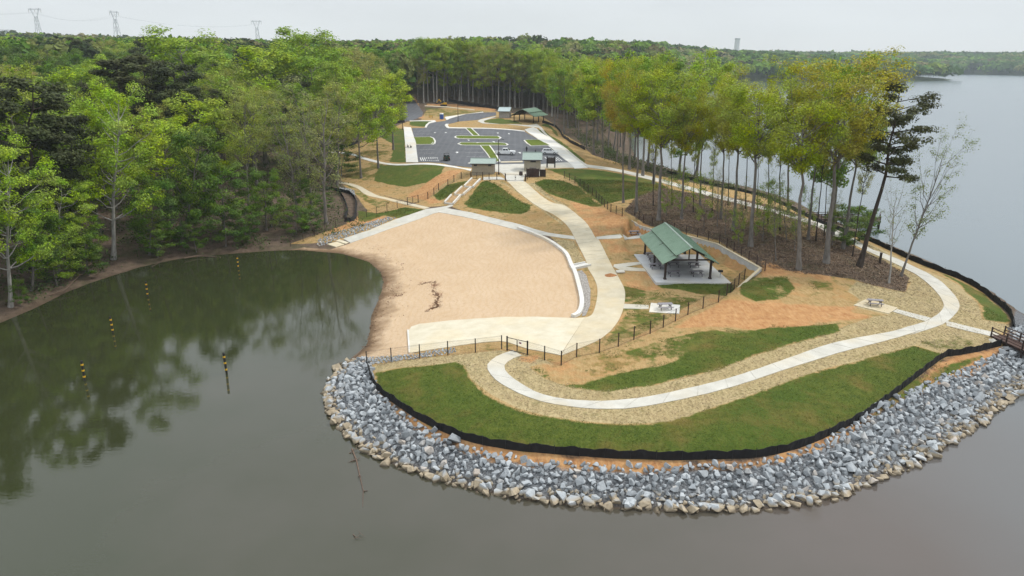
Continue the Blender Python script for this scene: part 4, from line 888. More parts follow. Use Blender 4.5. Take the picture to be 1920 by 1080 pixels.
# ------------------------------------------------------------------ buildings at the lot
M_tan = simple("tan_block", (.30, .27, .21), .9, .12, 2); M_green2 = simple("pale_green_roof", (.30, .37, .33), .45, .1, 2, .5); M_brown = simple("brown_fence_board", (.050, .030, .026), .7, .25, 4)
def small_building(name, label, loc, rz, w, d, h, rise, over=.45, mroof=M_green2, mwall=M_tan, shed=False):
    t = thing(name, label, "building", loc, rz)
    m = MB(); m.hexa([(-w / 2, -d / 2, -.5), (w / 2, -d / 2, -.5), (w / 2, d / 2, -.5), (-w / 2, d / 2, -.5)], [(-w / 2, -d / 2, h), (w / 2, -d / 2, h), (w / 2, d / 2, h), (-w / 2, d / 2, h)])
    m.add([(-w / 2, -d / 2, h), (-w / 2, d / 2, h), (-w / 2, 0, h + rise), (w / 2, -d / 2, h), (w / 2, d / 2, h), (w / 2, 0, h + rise)], [(0, 2, 1), (3, 4, 5)]); m.build("wall", mwall, t)
    for s in (-1, 1):
        k = rise / (d / 2); y0 = s * (d / 2 + over); z0 = h - over * k + .04; p = MB(); x0, x1 = -w / 2 - over, w / 2 + over
        p.hexa([(x0, y0, z0), (x1, y0, z0), (x1, 0, h + rise + .04), (x0, 0, h + rise + .04)], [(x0, y0, z0 + .12), (x1, y0, z0 + .12), (x1, 0, h + rise + .16), (x0, 0, h + rise + .16)])
        for i in range(int((x1 - x0) / .45) + 1): x = x0 + .03 + i * .45; p.bar((x, y0, z0 + .15), (x, 0, h + rise + .19), .04, .05)
        p.build("roof_panel", mroof, t); MB().box((0, y0 + s * .03, z0 + .03), (x1 - x0, .05, .2)).build("fascia", M_tdark, t)
    MB().bar((-w / 2 - over, 0, h + rise + .2), (w / 2 + over, 0, h + rise + .2), .25, .06).build("ridge_cap", mroof, t)
    return t
p = on(*cR([(380, 455)])[0]); q0, q1 = G(*cR([(243, 440)])[0]), G(*cR([(515, 440)])[0]); bw_ = np.linalg.norm((q1 - q0)[:2])
b1 = small_building("restroom_building", "low tan block building with a pale green roof at the lot entrance", (p[0], p[1] + 2.2, p[2]), R(-3), bw_ - .3, 4.4, 2.75, .85)
for i, x in enumerate((-bw_ * .32, bw_ * .3)): MB().box((x, -2.23, 2.25), (.8, .06, .35)).build("window", simple("dark_glass", (.03, .035, .04), .15), b1)
dr = MB().box((bw_ / 2 - .15 + .03, 0, 1.05), (.06, .95, 2.1)).build("door", M_tdark, b1); MB().box((bw_ / 2 - .15 + .08, .35, 1.0), (.06, .1, .06)).build("handle", M_tgrey, dr)
p = on(*cR([(985, 420)])[0]); b2 = small_building("entry_building", "tan building with pale green roof behind the brown board enclosure", (p[0] + .4, p[1] + 2.6, p[2]), R(-3), 4.2, 4.6, 3.1, 1.35)
MB().box((-2.13, .6, 1.05), (.06, 1.0, 2.1)).build("door", M_dark, b2); MB().box((.2, -2.33, 2.5), (1.4, .06, .3)).build("window", D.materials["dark_glass"], b2)
e0 = on(*cR([(1005, 488)])[0]); t = thing("board_enclosure", "dark brown board enclosure in front of the tan entry building", "enclosure", e0, R(-3))
MB().box((0, 0, 1.0), (3.0, .1, 2.0)).build("front_panel", M_brown, t); MB().box((1.55, .9, .95), (.1, 1.9, 1.9)).build("side_panel", M_brown, t); MB().box((-1.55, .9, 1.0), (.1, 1.9, 2.0)).build("side_panel", M_brown, t)
MB().box((0, -.07, 1.85), (3.0, .06, .14)).build("rail", M_brown, t)
for x in (-1.5, 0, 1.5): MB().box((x, -.08, 1.05), (.16, .12, 2.15)).build("post", M_dark, t)
MB().box((2.45, .35, .9), (1.5, .1, 1.8)).build("wing_panel", M_dark, t); MB().box((.0, .9, 2.06), (1.7, 1.2, .1)).build("lid", M_dark, t)
t = thing("planter_barrel", "dark round litter barrel beside the tan entry building", "barrel", on(*cR([(855, 468)])[0])); MB().tube([(0, 0, 0), (0, 0, .15), (0, 0, .75), (0, 0, .9)], [.4, .46, .46, .4], 12).build("body", M_brown, t); MB().tube([(0, 0, .88), (0, 0, .98)], [.44, .36], 12).build("lid", M_iron, t)
t = thing("notice_board", "dark brown notice board on two thick posts beside the parking lot", "notice board", on(*cR([(1235, 368)])[0]), R(-4))
nb_ = (G(*cR([(1283, 362)])[0]) - G(*cR([(1188, 370)])[0]))[0] / 2
for s in (-1, 1): MB().box((s * nb_, 0, 1.45), (.34, .34, 2.9)).build("post", M_iron, t)
MB().box((0, 0, 1.75), (nb_ * 2 - .3, .14, 1.5)).build("board", M_brown, t); MB().box((0, -.085, 1.75), (nb_ * 2 - .6, .03, 1.2)).build("display_panel", simple("display_panel", (.055, .045, .042), .5, .4, 3), t); MB().box((0, 0, 2.62), (nb_ * 2 - .3, .3, .1)).build("cap_rail", M_iron, t)
def light_pole(label, u, v, vt, lamp=True):
    b = G(u, v); tp = AT(u, vt, b[1]); h = tp[2] - b[2]; t = thing("light_pole", label, "light pole", b)
    MB().tube([(0, 0, 0), (0, 0, .5), (0, 0, h)], [.16, .12, .07], 8).build("pole", M_dark, t); MB().tube([(0, 0, 0), (0, 0, .35)], .25, 10).build("base", M_dark, t)
    a = MB(); a.bar((0, 0, h - .1), (.9, 0, h), .07); a.build("arm", M_dark, t); MB().box((1.1, 0, h), (.6, .3, .12)).build("lamp_head", M_iron, t)
light_pole("tall thin dark light pole between the two tan buildings", *cR([(575, 455)])[0], 262)
light_pole("tall thin light pole beyond the far islands of the parking lot", 859, 228, 150)
light_pole("light pole at the top left corner of the parking lot sidewalk", 755, 243, 190)
# ------------------------------------------------------------------ vehicles
M_wpaint = simple("white_car_paint", (.78, .79, .80), .25, .03, 1, .5); M_glass = simple("car_glass", (.03, .04, .05), .08, .2, 1, .6); M_tyre = simple("tyre_rubber", (.015, .015, .016), .8); M_rim = simple("wheel_rim", (.45, .46, .47), .35, .1, 2, .5, .6)
M_red = simple("tail_lamp", (.35, .02, .02), .3); M_lampw = simple("head_lamp", (.75, .75, .72), .15); M_chrome = simple("dark_grille", (.08, .08, .085), .35, .1)
def wheels(t, xs, half, r):
    for x in xs:
        for s in (-1, 1):
            w = MB().tube([(x, s * half - .12, r), (x, s * half + .12, r)], r, 18).build("wheel", M_tyre, t, bevel=.03); MB().tube([(x, s * (half + .125), r), (x, s * (half + .14), r)], r * .62, 14).build("rim", M_rim, w)
def loft(sections, name, mat, t, bevel=.05):
    m = MB(); n_ = len(sections[0]); vs = [p for s in sections for p in s]; fs = []
    for i in range(len(sections) - 1):
        for k in range(n_): fs.append((i * n_ + k, i * n_ + (k + 1) % n_, (i + 1) * n_ + (k + 1) % n_, (i + 1) * n_ + k))
    fs.append(tuple(range(n_))[::-1]); fs.append(tuple((len(sections) - 1) * n_ + k for k in range(n_))); return m.add(vs, fs).build(name, mat, t, bevel=bevel)
def sec(x, w, z0, z1, wt=None): wt = wt or w; return [(x, -w, z0), (x, w, z0), (x, wt, z1), (x, -wt, z1)]
def truck(label, loc, rz):
    t = thing("pickup_truck", label, "pickup truck", loc, rz)
    loft([sec(-2.9, .93, .55, 1.12), sec(-2.85, .97, .45, 1.22), sec(-.75, .98, .42, 1.22), sec(-.7, .98, .42, 1.22), sec(1.2, .98, .42, 1.2), sec(2.6, .95, .42, 1.12), sec(2.92, .88, .5, 1.0)], "body", M_wpaint, t, .06)
    loft([sec(-.85, .92, 1.2, 1.25, .9), sec(-.72, .92, 1.2, 1.88, .74), sec(.55, .92, 1.2, 1.9, .76), sec(1.3, .92, 1.18, 1.24, .86)], "cab", M_wpaint, t, .06)
    MB().box((-1.85, 0, 1.215), (1.95, 1.6, .03)).build("cargo_bed", M_chrome, t)
    for s in (-1, 1):
        MB().add([(-.68, s * .90, 1.3), (.05, s * .90, 1.3), (.05, s * .795, 1.8), (-.62, s * .79, 1.8)], [(0, 1, 2, 3)] if s < 0 else [(3, 2, 1, 0)]).build("side_window", M_glass, t); MB().add([(.12, s * .905, 1.3), (1.0, s * .905, 1.3), (.52, s * .80, 1.8), (.12, s * .80, 1.8)], [(0, 1, 2, 3)] if s < 0 else [(3, 2, 1, 0)]).build("side_window", M_glass, t)
        MB().box((2.88, s * .68, .85), (.14, .3, .2)).build("headlight", M_lampw, t); MB().box((-2.9, s * .88, .95), (.1, .14, .34)).build("tail_light", M_red, t); MB().box((.95, s * 1.06, 1.28), (.14, .2, .2)).build("wing_mirror", M_wpaint, t)
        MB().box((0, s * .985, .9), (.16, .03, .05)).build("door_handle", M_chrome, t)
    MB().add([(.62, -.72, 1.86), (.62, .72, 1.86), (1.27, .84, 1.27), (1.27, -.84, 1.27)], [(3, 2, 1, 0)]).build("windscreen", M_glass, t); MB().box((2.93, 0, .82), (.06, .95, .28)).build("grille", M_chrome, t); MB().box((2.95, 0, .5), (.12, 1.8, .2)).build("bumper", M_chrome, t); MB().box((-2.95, 0, .55), (.12, 1.8, .2)).build("bumper", M_chrome, t)
    wheels(t, (-1.85, 1.8), .9, .42); return t
def suv(label, loc, rz):
    t = thing("suv_car", label, "car", loc, rz)
    loft([sec(-2.35, .86, .5, 1.05), sec(-2.25, .92, .42, 1.12), sec(1.0, .94, .4, 1.1), sec(2.1, .9, .42, .98), sec(2.38, .8, .48, .85)], "body", M_wpaint, t, .08)
    loft([sec(-2.25, .88, 1.08, 1.14, .86), sec(-1.9, .88, 1.08, 1.66, .70), sec(.2, .88, 1.08, 1.72, .72), sec(1.25, .88, 1.06, 1.12, .82)], "cabin", M_wpaint, t, .08)
    for s in (-1, 1):
        for x0, x1, y0, y1 in ((-1.9, -1.05, -1.7, -1.05), (-1.0, -.1, -1.0, -.1), (-.05, .85, -.05, .3)): MB().add([(x0, s * .875, 1.17), (x1, s * .875, 1.17), (y1, s * .755, 1.6), (y0, s * .755, 1.6)], [(0, 1, 2, 3)] if s < 0 else [(3, 2, 1, 0)]).build("side_window", M_glass, t)
        MB().box((2.32, s * .62, .78), (.16, .3, .16)).build("headlight", M_lampw, t); MB().box((-2.33, s * .78, .95), (.1, .16, .3)).build("tail_light", M_red, t); MB().box((.75, s * 1.0, 1.18), (.12, .18, .16)).build("wing_mirror", M_wpaint, t)
    MB().add([(.27, -.70, 1.69), (.27, .70, 1.69), (1.2, .80, 1.15), (1.2, -.80, 1.15)], [(3, 2, 1, 0)]).build("windscreen", M_glass, t)
    tg = MB().add([(-2.28, -.74, 1.15), (-2.28, .74, 1.15), (-2.2, .74, 1.75), (-2.2, -.74, 1.75)], [(0, 1, 2, 3)]).build("tailgate", M_tdark, t); MB().box((2.38, 0, .5), (.1, 1.6, .2)).build("bumper", M_chrome, t); MB().box((-2.42, 0, .55), (.1, 1.6, .2)).build("bumper", M_chrome, t)
    wheels(t, (-1.4, 1.42), .84, .37); return t
truck("white pickup truck parked beside the grass strip in the lot", on(*cR([(660, 205)])[0], .06), R(-5))
suv("white hatchback style utility car with dark open tailgate by the sidewalk", on(*cR([(1220, 200)])[0], .06), R(-7))
M_gpaint = simple("dark_green_paint", (.012, .035, .020), .4, .2, 2, .5)
t = thing("utility_vehicle", "dark green utility vehicle seen from behind in the left lane", "utility vehicle", on(*cP([(520, 590)])[0], .06), R(97))
loft([sec(-1.5, .82, .45, 1.0), sec(-.3, .84, .4, 1.05), sec(.9, .82, .4, .95), sec(1.6, .68, .45, .85)], "body", M_gpaint, t, .05)
for k in [(-1.35, 0, 1.12, .08, 1.6, .28), (-.4, 0, 1.14, .08, 1.6, .3)]: MB().box(k[:3], k[3:]).build("bed_wall", M_gpaint, t)
for s in (-1, 1):
    MB().box((-.9, s * .8, 1.12), (1.0, .06, .26)).build("bed_wall", M_gpaint, t); b_ = MB(); b_.tube([(-.35, s * .72, 1.0), (-.3, s * .66, 1.9), (.5, s * .66, 1.9), (1.0, s * .72, 1.0)], .045, 6); b_.build("roll_bar", M_iron, t)
    MB().box((-1.53, s * .62, .85), (.06, .22, .14)).build("tail_light", M_red, t); MB().box((.05, s * .36, 1.15), (.5, .5, .5)).build("seat", M_iron, t)
MB().box((.1, 0, 1.94), (1.1, 1.5, .06)).build("canopy", M_iron, t); MB().box((-1.4, 0, .95), (.05, 1.2, .1)).build("tailgate_trim", simple("pale_green", (.35, .42, .36), .5), t); wheels(t, (-1.0, 1.05), .78, .34)
# portable toilet, excavator
t = thing("portable_toilet", "blue portable toilet with a white roof beyond the lot", "portable toilet", on(*cP([(470, 178)])[0], 0), R(-20)); M_blue = simple("blue_plastic", (.03, .08, .30), .5, .1)
MB().box((0, 0, 1.05), (1.3, 1.3, 2.1)).build("cabin", M_blue, t, bevel=.05); MB().hexa([(-.72, -.72, 2.1), (.72, -.72, 2.1), (.72, .72, 2.1), (-.72, .72, 2.1)], [(-.5, -.5, 2.5), (.5, -.5, 2.5), (.5, .5, 2.5), (-.5, .5, 2.5)]).build("roof", M_paint, t); d_ = MB().box((0, -.67, 1.0), (.8, .05, 1.8)).build("door", simple("blue_door", (.05, .12, .38), .5), t); MB().box((.3, -.71, 1.0), (.05, .05, .15)).build("handle", M_tgrey, d_)
M_yel = simple("machine_yellow", (.60, .36, .03), .5, .1)
t = thing("excavator", "small yellow excavator at the edge of the far wood", "excavator", on(832, 199, 0), R(160))
for s in (-1, 1): MB().box((0, s * .9, .4), (3.0, .5, .8)).build("track", M_tyre, t, bevel=.2)
MB().box((-.3, 0, 1.35), (2.4, 1.8, .9)).build("house", M_yel, t, bevel=.08); MB().box((.4, .5, 2.1), (1.1, .9, 1.2)).build("cab", M_glass, t, bevel=.08)
MB().bar((.8, -.3, 1.4), (2.8, -.3, 3.4), .35).build("boom", M_yel, t); MB().bar((2.8, -.3, 3.4), (4.2, -.3, 1.6), .28).build("stick", M_yel, t); MB().prism([(3.8, 1.6), (4.5, 1.5), (4.4, .8), (3.7, 1.0)], -.8, .2).build("bucket", M_tdark, t)
t = thing("barricade", "small yellow barricade beside the blue portable toilet", "barricade", on(*cP([(362, 168)])[0], 0)); MB().box((0, 0, .95), (1.8, .08, .3)).build("top_board", M_yel, t); MB().box((0, 0, .5), (1.8, .08, .25)).build("lower_board", M_yel, t)
for s in (-1, 1): f_ = MB(); f_.bar((s * .75, -.35, 0), (s * .75, 0, 1.15), .06); f_.bar((s * .75, .35, 0), (s * .75, 0, 1.15), .06); f_.build("leg", M_tdark, t)
for k, q in enumerate([(133, 462), (163, 466)]):
    t = thing("bench", ["black metal bench on the left parking sidewalk, left of the pair", "black metal bench on the left parking sidewalk, right of the pair"][k], "bench", on(*cP([q])[0], .17), R(100)); MB().box((0, 0, .45), (1.5, .45, .06)).build("seat", M_iron, t); MB().box((0, .22, .75), (1.5, .06, .5)).build("backrest", M_iron, t)
    for s in (-1, 1): MB().box((s * .6, 0, .22), (.07, .42, .44)).build("leg", M_iron, t)
# far shelter and hut
p = G(*cP([(1105, 162)])[0]); b3 = small_building("far_restroom", "small far building with pale grey green roof and dark side", p, R(-12), 4.6, 5.0, 3.0, 1.4, .5, simple("grey_green_roof", (.42, .50, .50), .4, .1, 2, .5), simple("grey_tan_wall", (.33, .31, .29), .9))
MB().box((2.33, -.5, 1.1), (.06, 1.1, 2.2)).build("door", M_iron, b3)
p = G(*cP([(1345, 215)])[0]); shelter("far_shelter", "far open shelter with two tier green roof in front of the wood", (p[0], p[1] + 5, p[2] + .1), R(-28), 6.0, 6.5, .42, 2.7, 4.6, 5.0, M_roof)
# ------------------------------------------------------------------ people by the lot
M_cloth = simple("dark_clothing", (.012, .012, .016), .8, .3, 6); M_skin = simple("skin", (.38, .22, .15), .6, .1); M_hair = simple("dark_hair", (.02, .014, .01), .6)
def person(label, loc, rz, h=1.76, stride=.08, arm=.1):
    t = thing("person", label, "person", loc, rz); k = h / 1.76
    J = {'pel': (0, 0, .95), 'chest': (0, 0, 1.32), 'neck': (0, -.01, 1.50), 'head': (0, -.02, 1.60), 'top': (0, -.02, 1.72)}
    nodes = [(J['pel'], .16), (J['chest'], .18), (J['neck'], .06), (J['head'], .095), (J['top'], .07)]; ed = [(0, 1), (1, 2), (2, 3), (3, 4)]
    for s in (-1, 1):
        b = len(nodes); nodes += [((s * .19, 0, 1.42), .075), ((s * .25, .02, 1.14), .05), ((s * (.25 + arm * .2), -arm, .90), .04), ((s * (.25 + arm * .2), -arm - .03, .79), .032)]
        ed += [(1, b), (b, b + 1), (b + 1, b + 2), (b + 2, b + 3)]; b = len(nodes); nodes += [((s * .10, -s * stride * .3, .88), .11), ((s * .11, -s * stride, .5), .075), ((s * .12, -s * stride * 1.2, .08), .05), ((s * .13, -s * stride * 1.2 - .16, .04), .045)]; ed += [(0, b), (b, b + 1), (b + 1, b + 2), (b + 2, b + 3)]
    me = D.meshes.new("body"); me.from_pydata([tuple(c * k for c in p_) for p_, _ in nodes], ed, []); me.materials.append(M_cloth)
    o = link("body", me, t); o.modifiers.new("skin", 'SKIN')
    for i, (_, r_) in enumerate(nodes): me.skin_vertices[0].data[i].radius = (r_ * k, r_ * k)
    me.skin_vertices[0].data[0].use_root = True
    sb = o.modifiers.new("sub", 'SUBSURF'); sb.levels = 1; sb.render_levels = 2
    f = MB(); f.tube([(0, -.03 * k, 1.55 * k), (0, -.05 * k, 1.61 * k), (0, -.04 * k, 1.68 * k)], [.07 * k, .088 * k, .06 * k], 10); f.tube([(0, -.13 * k, 1.60 * k), (0, -.15 * k, 1.59 * k)], [.02, .012], 6); f.build("face", M_skin, t, smooth_=True)
    hh = MB(); hh.tube([(0, .02 * k, 1.62 * k), (0, .01 * k, 1.69 * k), (0, 0, 1.75 * k)], [.098 * k, .10 * k, .05 * k], 10); hh.build("hair", M_hair, t, smooth_=True)
    for s in (-1, 1):
        hd = MB(); x, y, z = s * (.25 + arm * .2) * k, (-arm - .03) * k, .80 * k; hd.box((x, y, z - .04), (.035, .085, .10))
        for j in range(4): hd.tube([(x, y - .032 + j * .021, z - .08), (x - s * .005, y - .034 + j * .021, z - .13 - .012 * (j in (1, 2))), (x - s * .02, y - .036 + j * .021, z - .165 - .012 * (j in (1, 2)))], [.010, .009, .007], 5)
        hd.tube([(x, y - .045, z - .02), (x - s * .01, y - .07, z - .06), (x - s * .015, y - .07, z - .095)], [.012, .011, .008], 5); hd.build("hand", M_skin, t)
    return t
person("person in dark clothes standing alone, farthest out in the lane", on(*cR([(928, 175)])[0], .06), R(150), 1.8, .05)
person("person in dark clothes standing left of two beside the parked white car", on(*cR([(1038, 215)])[0], .06), R(60), 1.78, .1)
t = thing("pillar_sign", "tall narrow black pillar sign beside the entry building roof", "sign", on(*cR([(1082, 285)])[0], .06)); MB().box((0, 0, 1.25), (.5, .22, 2.3)).build("panel", M_iron, t, bevel=.03); MB().box((0, 0, .06), (.7, .4, .14)).build("base", M_conc, t)
# ------------------------------------------------------------------ swim markers, pier, bridge, driftwood
M_yb = simple("marker_yellow", (.75, .45, .03), .5, .08)
def marker(label, u, vt, vb):
    b = P(u, vb, 0); h = AT(u, vt, b[1])[2]; t = thing("swim_marker", label, "marker", b, 0, "yellow banded marker poles in the cove"); lean = random.uniform(-.03, .03)
    t.rotation_euler = (0, lean, 0); rr = .13; MB().tube([(0, 0, -1.5), (0, 0, h)], rr, 12).build("pole", M_iron, t)
    for f in (.82, .52, .2): MB().tube([(0, 0, h * f - .10), (0, 0, h * f + .10)], rr + .012, 12).build("band", M_yb, t)
    MB().tube([(0, 0, h), (0, 0, h + .06)], [rr * 1.05, rr * .5], 12).build("cap", M_iron, t)
marker("black and yellow marker pole nearest the far wooded bank", 447, 480, 503)
marker("black and yellow marker pole second from the wooded bank", 277, 528, 556)
marker("black and yellow marker pole in the middle of the bent row", 212, 594, 624)
marker("black and yellow marker pole farthest left and nearest the camera", 159, 677, 713)
marker("black and yellow marker pole standing apart nearest the riprap point", 425, 662, 700)
M_deck = simple("brown_deck_board", (.075, .042, .032), .75, .3, 4)
def deck(name, label, runs, w, z, cat, piles=True, close_ends=True, rail_sides=(-1, 1)):
    t = thing(name, label, cat, (*runs[0][0], z))
    for a, b in runs:
        a, b = np.array(a), np.array(b); d = b - a; L_ = np.linalg.norm(d); d /= L_; nv_ = np.array([-d[1], d[0]]); pl = MB(); k = int(L_ / .3)
        for i in range(k):
            c = a + d * (i + .5) * L_ / k; pl.box((*c, z), (L_ / k - .015, w, .06), math.atan2(d[1], d[0]))
        pl.build("decking", M_deck, t, True); st2 = MB()
        for s in (-1, 1): q = nv_ * s * (w / 2 - .15); st2.bar((*(a + q), z - .19), (*(b + q), z - .19), .12, .3)
        st2.build("stringer", M_dark, t, True); nn = max(2, round(L_ / 2.2))
        for s in rail_sides:
            q = nv_ * s * (w / 2 - .02); rl = MB()
            for hh in (.3, .65, 1.05): rl.bar((*(a + q), z + hh), (*(b + q), z + hh), .06, .11)
            rl.build("rail", M_deck, t, True)
            for i in range(nn + 1): c = a + q + d * L_ * i / nn; MB().box((*c, z + .45), (.13, .13, 1.45), math.atan2(d[1], d[0])).build("post", M_dark, t, True)
        if piles:
            for i in range(nn + 1):
                br = MB()
                for s in (-1, 1): c = a + nv_ * s * (w / 2 - .1) + d * L_ * i / nn; br.tube([(*c, -2.5), (*c, z - .05)], .13, 8)
                if i < nn:
                    for s in (-1, 1):
                        c = a + nv_ * s * (w / 2 - .1) + d * L_ * i / nn; c2 = c + d * L_ / nn; br.bar((*c, .25), (*c2, z - .3), .08); br.bar((*c2, .25), (*c, z - .3), .08)
                br.build("pile", M_dark, t, True)
    return t
zb = 2.3; a = P(*cD([(1693, 895)])[0], zb)[:2]; b = P(1925, 653, zb)[:2]; d_ = (b - a) / np.linalg.norm(b - a)
deck("footbridge", "brown wooden footbridge with railings leaving the trail over the riprap", [(tuple(a), tuple(a + d_ * 16))], 1.9, zb, "bridge")
dirt("sandbag_pile", "small pale heap of sandbags at the footbridge landing", *cD([(1664, 938)])[0], .5, .9, .35, M_conc, "sandbags")
z2 = 2.0; p1 = P(1516, 409, z2)[:2]; p2 = P(1632, 409, z2)[:2]; p3 = P(1636, 440, z2)[:2]
deck("fishing_pier", "brown wooden fishing pier on piles in the lake behind the tall trees", [(tuple(p1), tuple(p2)), (tuple(p2 + np.array([1.3, 1.3])), tuple(p2 + np.array([1.3, 1.3]) + (p3 - p2) * .3))], 2.4, z2, "pier")
M_drift = simple("driftwood", (.13, .09, .065), .9, .35, 4)
def branch(label, pts, r0, name="driftwood_branch", mat=M_drift, nb=6):
    b = thing(name, label, "driftwood", pts[0]); m = MB(); pts = [Vector(p) for p in pts]; n_ = len(pts)
    m.tube(pts, [r0 * (1 - .8 * i / (n_ - 1)) for i in range(n_)], 6)
    for i in range(nb):
        k = random.randrange(1, n_); d = Vector((random.uniform(-1, 1), random.uniform(-1, 1), random.uniform(-.1, .35))) * random.uniform(.4, 1.0); m.tube([pts[k], pts[k] + d * .6, pts[k] + d + Vector((0, 0, .05))], [r0 * .4, r0 * .28, r0 * .1], 5)
    m.build("limb", mat, b, True); return b
branch("thin dark branch floating off the point below the riprap", [P(660, 842, .03), P(668, 862, .06), P(674, 890, .04), P(681, 920, .05), P(680, 950, .02)], .09, nb=9)
branch("tiny twig sticking out of the water near the bottom", [P(662, 1002, .02), P(668, 1008, .12), P(676, 1000, .15)], .04, nb=4)
branch("small forked twig on the water beside the riprap corner", [P(655, 850, .02), P(661, 846, .15), P(668, 842, .2)], .05, nb=3)
branch("fallen log lying along the left bank at the water", [P(345, 484, .35), P(370, 480, .3), P(398, 481, .1), P(415, 483, -.1)], .16, "fallen_log", nb=8)
branch("leaning dead branches at the left bank edge near the pale trunk", [P(285, 500, .2), P(300, 492, .9), P(318, 480, 1.8)], .1, "fallen_log", nb=10)
branch("dead limb reaching over the water at the left frame edge", [P(70, 560, .3), P(120, 545, .6), P(150, 515, 1.6)], .12, "fallen_log", nb=10)
branch("dark drift log on the beach edge beside the rocks", [(*Gs([(648, 690)])[0], .08), (*Gs([(664, 672)])[0], .2), (*Gs([(684, 655)])[0], .5)], .16, "fallen_log", nb=3)
branch("bleached log on the leaf litter beside the leaning bare tree", [(*Gs([(1640, 500)])[0], 3.1), (*Gs([(1652, 508)])[0], 2.9), (*Gs([(1664, 516)])[0], 2.8)], .2, "fallen_log", nb=3)
t = thing("bollard_post", "dark square wooden post standing beside the lakeside trail", "post", G(*cD([(897, 415)])[0])); MB().box((0, 0, .9), (.28, .28, 1.9)).build("shaft", M_dark, t); MB().box((0, 0, 1.9), (.34, .34, .12)).build("cap", M_dark, t)
# ------------------------------------------------------------------ trees
def leaf_mat(name, pal, trans=.26, sat=.25):
    m = NT(name); g = m.n("ShaderNodeNewGeometry"); oi = m.n("ShaderNodeObjectInfo")
    pal = [tuple(min(.9, q * 1.15) for q in c) for c in pal]; rp = m.n("ShaderNodeValToRGB"); e = rp.color_ramp.elements; m.l(oi.outputs["Random"], rp.inputs[0])
    e[0].color = (*pal[0], 1); e[1].color = (*pal[-1], 1)
    for i, c in enumerate(pal[1:-1]): k = e.new((i + 1) / (len(pal) - 1)); k.color = (*c, 1)
    hs = m.n("ShaderNodeHueSaturation"); m.l(rp.outputs[0], hs.inputs["Color"])
    m.put(hs.inputs["Value"], m.rng(g.outputs["Random Per Island"], 0, 1, .62, 1.38)); m.put(hs.inputs["Hue"], m.rng(m.noise(.35, 3), .3, .7, .478, .522)); m.put(hs.inputs["Saturation"], m.rng(m.noise(.2, 2), .3, .7, .85, 1.1))
    c = hs.outputs[0]; m.fin(c, .7, .2)
    tr = m.n("ShaderNodeBsdfTranslucent"); m.l(c, tr.inputs[0]); mxs = m.n("ShaderNodeMixShader"); mxs.inputs[0].default_value = trans
    m.l(m.b.outputs[0], mxs.inputs[1]); m.l(tr.outputs[0], mxs.inputs[2]); m.l(mxs.outputs[0], m.out.inputs[0]); return m.m
def bark_mat(name, a, b):
    m = NT(name); n1 = m.noise(1.0, 5, .65, m.map(m.obj(), (3, 3, .7))); return m.fin(m.mix(m.rng(n1, .3, .7), a, b), .95, .1)
B_grey = bark_mat("grey_bark", (.10, .09, .078), (.24, .22, .20)); B_pale = bark_mat("pale_bark", (.20, .19, .17), (.44, .42, .39)); B_dark = bark_mat("dark_bark", (.035, .028, .023), (.085, .068, .055))
L_ = {
 'spring': leaf_mat("thin_spring_leaves", [(.20, .30, .02), (.22, .30, .025)], .45),
 'lush': leaf_mat("bright_leaves", [(.17, .27, .014), (.26, .36, .018), (.12, .22, .016), (.30, .38, .02), (.20, .30, .016), (.24, .29, .03)]),
 'lime': leaf_mat("lime_leaves", [(.22, .34, .014), (.26, .37, .016), (.20, .31, .014)]),
 'olive': leaf_mat("olive_leaves", [(.23, .29, .012), (.31, .31, .015), (.25, .33, .014), (.34, .285, .017), (.27, .33, .016)]),
 'tan': leaf_mat("tan_buds", [(.27, .28, .06), (.23, .28, .04), (.31, .28, .08), (.21, .25, .04)], .3),
 'pine': leaf_mat("pine_needles", [(.052, .058, .017), (.042, .055, .017), (.06, .066, .02)], .12),
 'mid': leaf_mat("mid_green_leaves", [(.07, .15, .012), (.11, .19, .014), (.06, .12, .012), (.12, .18, .02)]),
 'bud': leaf_mat("grey_buds", [(.22, .235, .08), (.18, .22, .055), (.21, .21, .06)], .3),
}
def tubes(polys):
    """polys: list of (points Nx3, radii N) -> verts, quads with 5-7 sided rings"""
    V = []; Q = []; b = 0
    for pts, rad, ns in polys:
        pts = np.asarray(pts, float); n_ = len(pts); d = np.gradient(pts, axis=0); d /= np.linalg.norm(d, axis=1)[:, None] + 1e-9
        u = np.where(np.abs(d[:, 2:3]) < .9, [[0, 0, 1.]], [[1., 0, 0]]); r = np.cross(d, u); r /= np.linalg.norm(r, axis=1)[:, None] + 1e-9; u = np.cross(r, d)
        a = np.arange(ns) * 2 * math.pi / ns; ring = pts[:, None] + (r[:, None] * np.cos(a)[None, :, None] + u[:, None] * np.sin(a)[None, :, None]) * np.asarray(rad)[:, None, None]
        V.append(ring.reshape(-1, 3)); i = np.arange(n_ - 1)[:, None] * ns; k = np.arange(ns)[None]; k2 = (k + 1) % ns
        Q.append(np.stack([i + k, i + k2, i + ns + k2, i + ns + k], -1).reshape(-1, 4) + b); b += n_ * ns
    return np.concatenate(V), np.concatenate(Q)
def leaf_quads(C, N, S, rg, aspect=.62):
    n_ = len(C); N = N / (np.linalg.norm(N, axis=1)[:, None] + 1e-9); t = rg.normal(size=(n_, 3)); t -= (t * N).sum(1)[:, None] * N; t /= np.linalg.norm(t, axis=1)[:, None] + 1e-9; b = np.cross(N, t)
    S = S[:, None]; V = np.stack([C - t * S, C + b * S * aspect + N * S * .12, C + t * S, C - b * S * aspect + N * S * .12], 1).reshape(-1, 3)
    return V, np.arange(n_ * 4).reshape(-1, 4)
